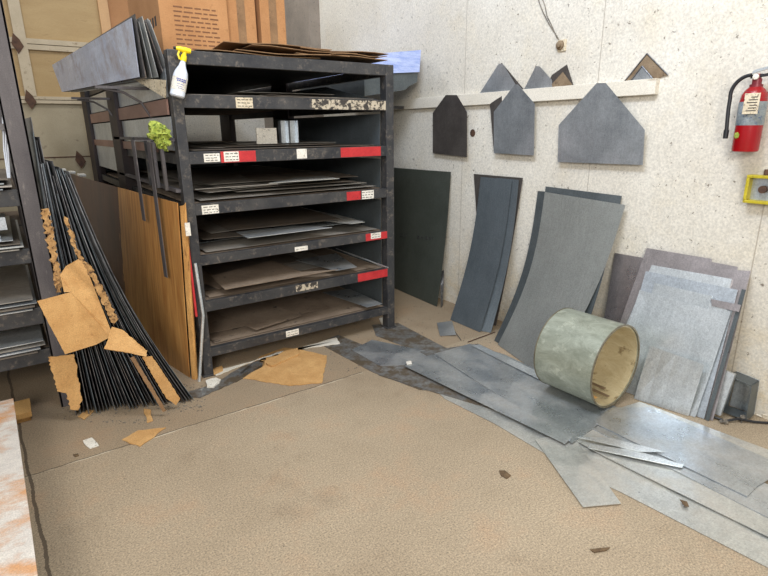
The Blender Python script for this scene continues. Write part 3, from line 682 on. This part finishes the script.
# ------------------------------------------------------------ metal templates on the wall
def wallplate(px, X, mat, label, th=.003, name='steel_template', group=None):
    pts = [PX(x, y, X) for x, y in px]
    if X > XW-.03:
        for p in pts: p.z = max(p.z, 1.8785)
    return one(name, MB().plate(pts, th, (-1, 0, 0)), mat, label, 'template', group)
XF = XW-.0405
wallplate([(433, 153), (433, 113), (446, 95), (457, 95), (467, 112), (467, 157)], XF, 'templ_dark', 'narrow dark brown-black house-shaped template, leftmost on the white batten')
wallplate([(490, 104), (494, 101), (502, 96), (502, 152), (494, 153)], XF+.001, 'templ_dark', 'dark plate peeking out left of the middle house-shaped template', .0015)
wallplate([(494, 153), (494, 112), (515, 84.5), (518, 84.5), (535, 104), (534, 155.5)], XF-.004, 'templ', 'grey house-shaped template with steep point hanging in the middle of the batten')
wallplate([(558, 162), (559, 125), (597, 83), (606, 83), (645, 130), (643, 165)], XF, 'templ', 'large wide grey house-shaped template at the right of the batten')
XB_ = XW-.006
def behind(px, X, mat, label):
    return wallplate(px, X, mat, label, .002)
behind([(480, 93), (499, 63.5), (503, 64), (519, 90), (519, 95), (480, 95)], XW-.012, 'templ', 'grey pointed template rising from behind the batten, leftmost tip')
behind([(497, 66), (502, 63), (524, 92), (522, 100), (500, 100)], XW-.006, 'templ_dark', 'second pointed template just behind the leftmost grey tip')
behind([(524, 92), (536, 66), (540, 66.5), (552, 80), (552, 96), (524, 98)], XW-.012, 'templ', 'small blue-grey pointed template behind the batten, left of the triangular frame')
behind([(545, 94), (552, 75), (567, 64.5), (573.5, 85), (573, 92)], XW-.006, 'templ_dark', 'dark tilted square template behind the batten')
behind([(552, 84), (563, 72), (572, 84), (572, 90), (552, 92)], XW-.016, 'rustplate', 'small tan triangle plate in front of the dark tilted square')
behind([(624, 82), (647, 53.5), (668, 75), (656, 95), (624, 98)], XW-.006, 'rustplate', 'tan diamond plate behind the right end of the batten')
behind([(630, 82), (642, 66), (653, 79), (653, 92), (630, 95)], XW-.014, 'templ', 'small grey diamond plate in front of the tan diamond')
for px_, lb in (([(624, 82), (647, 53.5), (668, 75)], 'thin dark rim strip edging the tan diamond plate'), ([(630, 82), (642, 66), (653, 79)], 'thin dark rim strip edging the small grey diamond')):
    m = MB(); xx = XW-.010 if '668' in str(px_) else XW-.018
    for (a, b), (c_, d) in zip(px_, px_[1:]):
        m.tube([PX(a, b, xx), PX(c_, d, xx)], .004, 6)
    one('rim_strip', m, 'edge', lb, 'strip')

# ------------------------------------------------------------ sheets leaning on the right wall
def lean(B0, B1, T0, T1, sag, th, mat, label, name='leaning_sheet', group=None, n=12, twist=0):
    B0, B1, T0, T1 = map(Vector, (B0, B1, T0, T1)); G = []
    for i in range(n+1):
        t = i/n; s_ = sag*math.sin(PI*t)
        G.append([B0.lerp(T0, t).lerp(B1.lerp(T1, t), j/4)+Vector((s_, 0, -s_*.35)) for j in range(5)])
    return one(name, MB().grid(G, th, (-1, 0, .3)), mat, label, 'metal sheet', group)
def FZ(x, y): p = PF(x, y); p.z = .003; return p
dk = lean((3.16, 4.5, .003), FZ(437, 307), PX(385, 167, 3.285), PX(451, 172, 3.285), .02, .003, 'steel_green', 'dark green-black steel sheet leaning on the wall beside the rack post')
# faint stamped writing on it
m = MB(); rnd = random.Random(5); x = 400.5; yy = 235.0
while x < 444:
    w = rnd.choice((2.2, 3, 3.6)); y0 = 235+(x-400)*.115
    if rnd.random() > .18:
        def wp(a, b):
            p0 = PL(a, b, 3.16, 4.0, -.01, .105); p0.x -= .006; return p0
        for k in range(rnd.choice((2, 3))):
            xx = x+k*w/3; m.tube([wp(xx, y0-1.6), wp(xx+.3, y0+1.8)], .0022, 4)
        m.tube([wp(x, y0+rnd.choice((-1.4, 0, 1.5))), wp(x+w*.7, y0+rnd.choice((-1.4, 0, 1.5)))], .002, 4)
    x += w+1
pr = build('stamped_print', m, 'ink', dk, label='faint dark stencilled characters')
lean(FZ(441, 308), FZ(443, 306), PX(441, 272, 3.24), PX(444, 270, 3.25), 0, .004, 'edge', 'narrow black sheet edge showing behind the dark green sheet')
# group B
lean(FZ(478, 322)+Vector((.03, 0, 0)), FZ(496, 326), PX(474, 174, 3.295), PX(523, 178, 3.295), .015, .004, 'templ_dark', 'dark backmost sheet with rust-brown edge behind the blue-grey narrow sheets')
lean(FZ(479, 331), FZ(491, 333), PX(497, 178, 3.275), PX(519, 180, 3.275), .05, .003, 'steel_mid', 'right hand narrow blue-grey sheet half covered by its neighbour')
lean(FZ(450.5, 320), FZ(480, 332.5), PX(481, 177, 3.262), PX(512, 180, 3.262), .055, .003, 'steel_mid', 'curved blue-grey narrow steel sheet leaning left of the big grey sheet')
# group C
lean((2.99, 2.56, .003), (2.86, 1.95, .003), PX(546, 186.5, 3.298), PX(622, 196, 3.298), .05, .004, 'steel_dark', 'black topped sheet behind the large smooth grey sheet')
lean(FZ(495, 342)+Vector((.015, .02, 0)), FZ(510, 353)+Vector((.02, 0, 0)), PX(538, 191, 3.285), PX(560, 193, 3.285), .09, .003, 'steel_dark', 'darker sheet strip showing along the left of the large smooth sheet')
lean(FZ(498, 345), FZ(545, 378), PX(545, 192, 3.27), PX(625.5, 205, 3.27), .10, .003, 'steel_lite', 'large smooth grey steel sheet curving against the wall behind the drum')
# D
lean((3.12, 1.92, .003), (3.06, 1.60, .003), PX(615, 253, 3.29), PX(650, 259, 3.29), 0, .003, 'stain', 'brownish grey plate behind the drum, partly hidden by the galvanized stack')

# E stack: each by its own pixels on one leaning plane, stepped towards the viewer
def stackplate(px, k, mat, label, th=.003, bot=False):
    X0, Y0, m_, s_ = 3.05-.009*k, 1.2, -.03, .285
    pts = [PL(x, y, X0, Y0, m_, s_) for x, y in px]
    for p in pts:
        if p.z < .01: p.z = .003
    return one('galvanized_sheet', MB().plate(pts, th, (-1, 0, 0)), mat, label, 'metal sheet')
stackplate([(647, 248), (712, 259), (712, 262), (738, 267), (716, 370), (600, 380)], 0, 'stain', 'brownish tinted backmost sheet of the galvanized stack with stepped top edge')
stackplate([(700, 268), (751, 271), (713, 421), (680, 420)], 1, 'stain', 'tall sheet at the right rear of the galvanized stack')
stackplate([(652, 265), (732, 279), (700, 419), (600, 398)], 2, 'galv', 'pale galvanized sheet with its top edge just under the brownish one')
stackplate([(646, 271), (738, 290), (704, 420), (612, 400)], 3, 'galv_b', 'bluish wide galvanized sheet whose right edge shows in the wall stack')
stackplate([(742, 289), (746, 290), (709, 421), (705, 420)], 3.6, 'steel_dark', 'dark narrow edge strip along the right of the wall stack')
stackplate([(655, 283), (712, 296), (690, 380), (640, 330)], 4, 'galv', 'galvanized sheet with a short top edge near the middle of the wall stack')
stackplate([(640, 290), (708, 309), (709, 303), (718, 305), (731, 312), (695, 419), (606, 400)], 5.2, 'galv', 'large pale galvanized sheet with a nicked top edge in the wall stack')
stackplate([(711, 299), (741, 305), (739, 312), (712, 306)], 5.9, 'stain', 'small brown scrap plate tucked in at the right of the wall stack')
def fl_(x, y): q = PF(x, y); q.z = .003; return q
tl, tr = PX(650, 345.5, 3.025), PX(704.5, 364.5, 3.03)
lean(fl_(634, 399), fl_(688.5, 416.5), tl, tr, 0, .003, 'galv', 'small square galvanized plate leaning at the very front of the wall stack', 'galvanized_sheet', n=2)
# F: channel, frame, rubble
ch = PF(716, 424)
def barp(a, b, w, mat): return MB().tube([a, b], w, 4)
one('metal_channel', MB().plate([PL(727, 370, 3.12, 1.1, -.1, .2), PL(736.5, 374, 3.12, 1.1, -.1, .2), PL(722, 415, 3.12, 1.1, -.1, .2), PL(711, 411, 3.12, 1.1, -.1, .2)], .03, (-1, 0, 0)), 'galv', 'short grey galvanized channel leaning right of the sheet stack', 'metal channel')
qa = [PX(736, 372, 3.27), PX(758.5, 381, 3.27), PX(753, 415, 3.27), PX(727, 412, 3.27)]
for p in qa: p.z = max(p.z, .012)
fr = thing('duct_frame', (3.25, 1.05, 0), 'small open rectangular sheet-metal duct frame at the foot of the wall on the right', 'frame')
for a, b in zip(qa, qa[1:]+qa[:1]):
    n_ = Vector((-.10, 0, 0)); build('frame_side', MB().plate([a, b, b+n_, a+n_], .004, (0, 0, 1)), 'steel_dark', fr)
build('back_plate', MB().plate([q_+Vector((.02, 0, 0)) for q_ in qa], .004, (-1, 0, 0)), 'galv', fr)
def rubble(px, py, r, seed, mat, label, n=1):
    m = MB(); c_ = PF(px, py); q = lump(c_+Vector((0, 0, r*.45)), (r, r*.8, r*.5), seed, (9, 6), .9); m.add(q.v, q.f)
    for v in m.v: v.z = max(v.z, .001)
    one('rubble', m, mat, label, 'rubble')
rubble(763, 414, .05, 1, 'plaster', 'white lump of plaster at the foot of the wall at the right edge')
rubble(742, 421, .028, 2, 'debris', 'grey crumb of rubble in front of the small duct frame')
rubble(725, 423, .022, 3, 'debris', 'grey crumb of rubble at the foot of the short channel')
m = MB(); m.tube([PF(710, 416, .01), PF(726, 421, .012), PF(738, 419, .02), PF(755, 422, .01), PF(772, 423, .01)], .007, 6)
one('cable', m, 'black', 'dark crumpled cord along the foot of the wall at right', 'cable', smooth=True)

# ------------------------------------------------------------ drum
Yn, Yf_ = 1.542, 1.925
rad = .250; cx_ = 2.703; Zf = .024
dr = thing('drum', (cx_, (Yn+Yf_)/2, Zf), 'open-ended green-grey sheet metal drum lying on its side on the floor sheets', 'drum')
c0 = Vector((cx_, Yn, Zf+rad)); axd = Vector((-.035, 1, 0)).normalized(); Ld = Yf_-Yn
def ring(r0, r1, h0, h1, k=64):
    m = MB(); u = Vector((0, 0, 1)); w = axd.cross(u)
    prof = [(r1, h0), (r1, h1), (r0, h1), (r0, h0)]
    for r, h in prof: m.v += [c0+axd*h+(u*math.cos(2*PI*a/k)+w*math.sin(2*PI*a/k))*r for a in range(k)]
    for i in range(4):
        for a in range(k):
            b = (a+1) % k; j = (i+1) % 4; m.f.append((i*k+a, i*k+b, j*k+b, j*k+a))
    return m
build('drum_shell', ring(rad-.004, rad, 0, Ld), 'drum', dr, True)
build('drum_lining', ring(rad-.014, rad-.006, .008, Ld-.004), 'drum_in', dr, True, label='tan inner layer')
build('rim', ring(rad-.007, rad+.003, -.003, .003), 'drumrim', dr, True, label='dark rolled rim')
build('rim', ring(rad-.007, rad+.003, Ld-.004, Ld+.002), 'drumrim', dr, True)
build('drum_floor', MB().lathe(c0+axd*(Ld-.02), [(.001, 0), (rad-.015, 0), (rad-.015, .004), (.001, .004)], 48, axd), 'drum_in', dr)
for k, (x_, l_, a_) in enumerate(((.03, .22, .3), (-.05, .26, -.2), (.08, .18, .1))):
    p = c0+Vector((x_, .04+.03*k, 0)); p.z = Zf+rad-math.sqrt((rad-.014)**2-x_**2)+.008
    q_ = p+Vector((.0, l_, .004))
    one('metal_strip', MB().plate([p+Vector((-.012, 0, .006)), p+Vector((.012, 0, .006)), q_+Vector((.012, 0, .006)), q_+Vector((-.012, 0, .006))], .003), 'wood_lt' if k == 1 else 'rustplate', 'thin tan strip lying inside the open drum', 'strip', 'strips lying in the drum')

# ------------------------------------------------------------ sheets on the floor
def floorsheet(px, z, mat, label, th=.003, name='floor_sheet', rag=0, group=None, seed=0):
    pts = [PF(x, y, z) for x, y in px]
    if rag: pts = ragged(pts, rag, .04, seed)
    return one(name, MB().plate(pts, th), mat, label, 'metal sheet', group)
FS = floorsheet
FS([(318, 343), (338, 335), (430, 372), (446, 392), (420, 390), (372, 372)], .001, 'floor_dark', 'dirty dark sheet at the left end of the floor pile, in front of the rack', .002)
FS([(372, 325), (398, 323), (440, 345), (455, 352), (430, 356), (376, 336)], .001, 'floor_dark', 'dark scuffed sheet lying nearest the rack right foot', .002)
FS([(352, 350), (372, 340), (430, 352), (438, 364), (380, 366)], .004, 'galv_floor', 'bluish patchy sheet on the left of the floor pile', .002)
FS([(378, 375), (400, 366), (450, 384), (520, 412), (560, 440), (500, 412), (440, 394)], .004, 'floor_dark', 'long grimy sheet along the lower edge of the floor pile', .002)
# long strips to the right
FS([(430, 385), (480, 392), (560, 425), (640, 455), (860, 560), (860, 613), (768, 568), (622, 493), (594, 480), (542, 452), (495, 424), (445, 399)], .002, 'galv_floor2', 'longest pale strip, lying lowest along the front of the floor pile', .002)
FS([(535, 440), (570, 432), (621, 504), (583, 507.5)], .006, 'galv_floor2', 'short galvanized strip with a square end pointing at the viewer', .003)
FS([(556, 430), (610, 425), (860, 540), (860, 582), (768, 537), (605, 457)], .010, 'galv_floor2', 'wide pale sheet second up from the lowest strip at the lower right', .004)
FS([(590, 428), (650, 428), (860, 530), (860, 561), (768, 518), (667, 467)], .015, 'galv_floor', 'grey sheet third up from the lowest strip at the lower right', .004)
FS([(620, 408), (640, 402), (800, 462), (800, 487), (768, 472)], .009, 'galv_floor2', 'sheet lying nearest the wall at the right end of the floor pile', .002)
FS([(596, 424), (612, 408), (650, 408), (768+20, 468), (757, 487), (747, 497)], .021, 'galv_floor', 'upper grey sheet with a clean cut corner at the lower right', .004)
FS([(588, 448), (590, 444), (640, 452), (684, 465), (682, 468)], .027, 'galv', 'narrow bright strip lying across the floor sheets', .002)
FS([(576, 437), (610, 438), (666, 452), (640, 452)], .031, 'galv', 'thin sliver of sheet between the drum pile and the right strips', .002)
# main bluish pile
FS([(420, 352), (478, 344), (618, 409), (603, 422), (567, 440)], .006, 'floor_dark', 'dark lower sheet beneath the bluish pile in front of the wall', .003)
FS([(425, 357), (470, 344), (505, 355), (622, 410), (575, 442)], .011, 'galv_floor', 'middle sheet of the bluish pile under the drum', .003)
FS([(434, 354), (474, 344.5), (616, 412), (572, 443.5)], .016, 'galv_floor', 'topmost smooth bluish-grey sheet of the floor pile under the drum', .004)
FS([(404, 366), (430, 356), (572, 438), (565, 444)], .021, 'galv_floor', 'narrow grey sheet along the front edge of the bluish pile', .002)
FS([(472, 346), (479, 344.5), (545, 375), (540, 380)], .026, 'galv', 'slim bright strip lying along the wall side of the bluish pile', .002)
one('floor_scrap', MB().plate([PF(437, 323, .01), PF(452, 321, .02), PF(456, 335, .012), PF(440, 336, .004)], .002), 'templ', 'small square of bent grey steel on the floor below the leaning sheets', 'scrap')
m = MB().tube([PF(468, 342, .006), PF(495, 332, .006)], .004, 5); one('metal_rod', m, 'rust', 'thin rusty rod on the floor at the foot of the narrow sheets', 'rod')
m = MB().tube([PF(449, 323, .006), PF(461, 340, .006)], .003, 5); one('metal_rod', m, 'edge', 'short dark rod beside the small bent square', 'rod')

# ------------------------------------------------------------ scraps
def scrap(px, mat, label, name='scrap', z=.002, th=.004, rag=.006, seed=0, cat='scrap'):
    return one(name, MB().plate(ragged([PF(x, y, z) for x, y in px], rag, .03, seed), th), mat, label, cat)
scrap([(235, 377), (262, 356), (284, 348), (300, 350), (327, 356), (322, 383), (290, 386)], 'card', 'large flat piece of tan cardboard on the floor before the rack', 'cardboard_scrap', cat='cardboard')
scrap([(266, 364), (284, 352), (298, 349), (299, 355), (272, 367)], 'card', 'folded cardboard strip on top of the large flat cardboard', 'cardboard_scrap', .008, .010, cat='cardboard')
scrap([(180, 395), (215, 384), (240, 368), (266, 358), (264, 366), (240, 380), (200, 398)], 'floor_dark', 'dark crumpled metal strip curling along the foot of the rack', 'metal_scrap', cat='strip')
scrap([(214, 372), (260, 360), (336, 338), (340, 344), (280, 352), (236, 368), (216, 376)], 'board_w', 'long pale wooden lath lying under the front beam of the rack', 'wooden_lath', .002, .006, cat='lath')
scrap([(212, 370), (222, 366), (223, 371), (214, 375)], 'card', 'little cardboard bit under the rack beam by its left post', 'cardboard_scrap', .01, .004, cat='cardboard')
scrap([(206, 382), (216, 379), (221, 381), (214, 388), (207, 388)], 'white', 'crumpled white paper scrap by the left foot of the rack', 'paper_scrap', .004, .012, .01, cat='paper')
scrap([(122, 440), (138, 431), (166, 428), (150, 440), (140, 447)], 'card', 'ragged cardboard flake on the floor joint in the foreground', 'cardboard_scrap', seed=3, cat='cardboard')
scrap([(144, 409), (151, 410), (153, 421), (147, 423)], 'card', 'small oblong cardboard flake in front of the fanned sheets', 'cardboard_scrap', seed=4, cat='cardboard')
scrap([(83, 441), (92, 438), (99, 446), (90, 449)], 'white', 'white paper flake alone on the floor at the left', 'paper_scrap', seed=5, cat='paper')
scrap([(78, 417), (88, 410), (94, 411), (84, 420)], 'card', 'thin curled cardboard sliver at the foot of the ragged standing piece', 'cardboard_scrap', seed=6, cat='cardboard')
scrap([(379, 319), (386, 317), (390, 325), (383, 327)], 'white', 'small white tag on the floor by the right foot of the rack', 'paper_tag', .003, .006, .001, cat='paper')
scrap([(406, 362), (411, 361), (412, 364), (407, 365)], 'white', 'tiny white crumb on the dirty floor sheets', 'paper_scrap', .025, .004, .001, cat='paper')
scrap([(499, 471), (505, 471), (511, 476), (507, 479), (501, 476)], 'leaf', 'small brown dry flake on the bare floor in the middle foreground', 'dry_flake', cat='scrap')
scrap([(73, 455), (78, 454), (79, 456), (75, 457)], 'leaf', 'tiny dark flake left of the white paper flake', 'dry_flake', rag=.001, cat='scrap')
scrap([(590, 550), (610, 548), (606, 551), (594, 553)], 'leaf', 'faint brown sliver on the floor at the bottom right', 'dry_flake', rag=.002, cat='scrap')
scrap([(680, 500), (687, 502), (689, 507), (684, 506)], 'leaf', 'dark flake lying on the pale floor strip', 'dry_flake', .013, .003, rag=.002, cat='scrap')
rnd = random.Random(21)
# crumbs swept against the foot of the rack and fan: nobody could count them
m = MB()
for k in range(700):
    if k < 170: c_ = PF(rnd.uniform(165, 205), rnd.uniform(384, 412)); 
    elif k < 260: c_ = PF(rnd.uniform(60, 170), rnd.uniform(405, 424))
    elif k > 420: c_ = PF(rnd.uniform(300, 560), 0 or 300+rnd.uniform(0, 1)*70); c_ = Vector((min(c_.x, 3.2), c_.y, 0))
    else: c_ = PF(rnd.uniform(215, 400), rnd.uniform(325, 372))
    r = rnd.uniform(.002, .006); a = rnd.uniform(0, PI)
    m.plate([c_+Vector((math.cos(a+b)*r*rnd.uniform(.6, 1.6), math.sin(a+b)*r, .001)) for b in (0, 1.6, 3.1, 4.7)], .002)
tag(build('dirt_crumbs', m, 'debris'), 'fine dirt and crumbs scattered along the foot of the racks and wall', 'dirt', kind='stuff')

# ------------------------------------------------------------ fire extinguisher
ex0 = PX(744.5, 152, 3.225); ex0 = Vector((3.225, ex0.y, ex0.z))
ext = thing('fire_extinguisher', ex0, 'red fire extinguisher with black hose hanging on the wall at the right', 'fire extinguisher')
r = .062
build('cylinder', MB().lathe(ex0, [(r*.7, 0), (r*.95, .004), (r, .014), (r, .255), (r*.93, .285), (r*.7, .31), (r*.35, .33), (r*.3, .345)], 32), 'red', ext, True)
build('instruction_label', MB().lathe(ex0, [(r+.0005, .135), (r+.001, .136), (r+.001, .25), (r+.0005, .251)], 32), 'labelgrey', ext, True, label='grey instruction label')
build('collar', MB().lathe(ex0, [(r*.96, .262), (r*.97, .27), (r*.8, .30), (.03, .322), (.03, .335)], 24), 'maroon', ext, True)
build('valve', MB().lathe(ex0, [(.022, .33), (.022, .36), (.016, .365), (.016, .385)], 16), 'maroon', ext, True)
vt = ex0+Vector((0, 0, .375))
build('handle', MB().plate([vt+Vector((-.01, .03, -.01)), vt+Vector((-.01, -.09, .0)), vt+Vector((-.01, -.09, .012)), vt+Vector((-.01, .03, .006))], .02, (1, 0, 0)), 'black', ext)
build('lever', MB().plate([vt+Vector((-.008, .03, .012)), vt+Vector((-.008, -.10, .045)), vt+Vector((-.008, -.10, .055)), vt+Vector((-.008, .02, .03))], .016, (1, 0, 0)), 'galv', ext)
build('gauge', MB().lathe(vt+Vector((-.02, .0, -.005)), [(.014, 0), (.014, .008), (.012, .01)], 16, (-1, 0, 0)), 'white', ext, True)
h0 = vt+Vector((-.005, .02, -.01)); pth = []
for k in range(15):
    a = k/14*PI*.56; pth.append(h0+Vector((-.02, .085*math.sin(a)*1.0, .015-.09*(1-math.cos(a))+.0)))
e_ = pth[-1]; pth += [e_+Vector((0, .0, -.05)), e_+Vector((0, -.004, -.11)), e_+Vector((0, -.008, -.16))]
build('hose', MB().tube(pth, .0095, 10), 'black', ext, True)
build('nozzle', MB().tube([pth[-1], pth[-1]+Vector((0, -.001, -.045))], [.013, .012], 12), 'black', ext, True)
tg = ex0+Vector((-.075, -.022, .19))
tagm = build('inspection_tag', MB().plate([tg+Vector((0, .035, 0)), tg+Vector((0, -.035, 0)), tg+Vector((0, -.035, .10)), tg+Vector((0, .035, .10))], .002, (-1, 0, 0)), 'beige', ext, label='cream inspection tag')
m = MB()
for k in range(6): m.box((tg.x-.0035, tg.y-.026, tg.z+.014+k*.013), (tg.x-.002, tg.y+.02-.008*(k % 3), tg.z+.018+k*.013))
build('print', m, 'ink', tagm)
sk = ex0+Vector((-.052, .028, .085)); build('sticker', MB().lathe(sk, [(.017, 0), (.017, .004)], 6, (-.9, .42, 0)), 'glove', ext, label='small yellow-green sticker')
build('wall_bracket', MB().box((3.26, ex0.y-.03, ex0.z+.10), (3.308, ex0.y+.03, ex0.z+.3)), 'maroon', ext)

# yellow box frame
yf = thing('yellow_box', (XW-.03, 1.17, 1.2), 'yellow rectangular metal box frame fixed to the wall at the right edge', 'box')
a0, a1 = PX(746, 189, 3.27).y, PX(768, 189, 3.27).y-.05
z0, z1 = PX(757, 203.5, 3.27).z, PX(757, 175, 3.27).z
for lo, hi in (((3.25, a1, z1-.016), (XW, a0, z1)), ((3.25, a1, z0), (XW, a0, z0+.016)), ((3.25, a0-.016, z0+.016), (XW, a0, z1-.016)), ((3.25, a1, z0+.016), (XW, a1+.016, z1-.016))):
    build('frame_side', MB().box(lo, hi), 'yellow', yf, bevel=.003)
build('back_plate', MB().box((3.296, a1+.016, z0+.016), (XW-.001, a0-.016, z1-.016)), 'galv_b', yf)
build('knob', MB().lathe((3.27, (a0+a1)/2-.0, (z0+z1)/2), [(.02, 0), (.02, .018), (.012, .022)], 16, (1, 0, 0)), 'rust', yf, True)
build('pipe_stub', MB().tube([(3.285, (a0+a1)/2, z1), (3.285, (a0+a1)/2, z1+.03)], .012, 10), 'rust', yf, True)

# round knob and wire high on the wall
kn = PX(560, 45, 3.285)
jb = thing('junction_knob', (XW, kn.y, kn.z), 'small round rusty fitting high on the wall with a thin wire rising from it', 'fitting')
build('mounting_plate', MB().box((XW-.012, kn.y-.035, kn.z-.04), (XW, kn.y+.03, kn.z+.035)), 'beige', jb, bevel=.004)
build('knob', MB().lathe((XW-.012, kn.y+.006, kn.z), [(.03, 0), (.03, .012), (.018, .016), (.016, .03), (.006, .032)], 20, (-1, 0, 0)), 'rustplate', jb, True)
pts = [PX(x, y, XW-.008) for x, y in ((559, 40), (555, 33), (549, 24), (543, 12), (539, 2), (536, -14), (534, -40))]
build('wire', MB().tube(pts, .0035, 6), 'debris', jb, True)
pts = [PX(x, y, XW-.006) for x, y in ((557, 38), (552, 26), (547, 16), (545, 6), (540, -8), (538, -40))]
build('wire', MB().tube(pts, .003, 6), 'debris', jb, True)

# ------------------------------------------------------------ light
def area(name, loc, target, size, sy_, e, col_):
    l = bpy.data.lights.new(name, 'AREA'); l.shape = 'RECTANGLE'; l.size = size; l.size_y = sy_; l.energy = e; l.color = col_
    o = bpy.data.objects.new(name, l); C.objects.link(o); o.location = loc
    o.rotation_euler = (Vector(target)-Vector(loc)).to_track_quat('-Z', 'Y').to_euler(); return o
area('bay_daylight', (-2.2, -2.6, 3.0), (2.4, 2.6, .6), 1.9, 1.5, 215, (1., .98, .95))
area('ceiling_tube', (1.2, 1.2, 4.1), (1.4, 1.4, 0), 2.4, .5, 60, (1., .97, .92))
area('ceiling_tube', (1.6, 5.6, 4.1), (1.6, 5.6, 0), 2.4, .5, 34, (.95, .97, 1.))
area('high_blue_light', (.6, 1.6, 4.3), (3.3, 2.2, 3.3), 1.6, .6, 80, (.58, .73, 1.))  # unseen blue light added to cool the upper right wall
w = bpy.data.worlds.new('world'); sc.world = w; w.use_nodes = True
w.node_tree.nodes['Background'].inputs[0].default_value = (.93, .96, 1., 1); w.node_tree.nodes['Background'].inputs[1].default_value = .47
sc.view_settings.view_transform = 'Standard'; sc.view_settings.look = 'None'; sc.view_settings.gamma = 1; sc.view_settings.exposure = .28
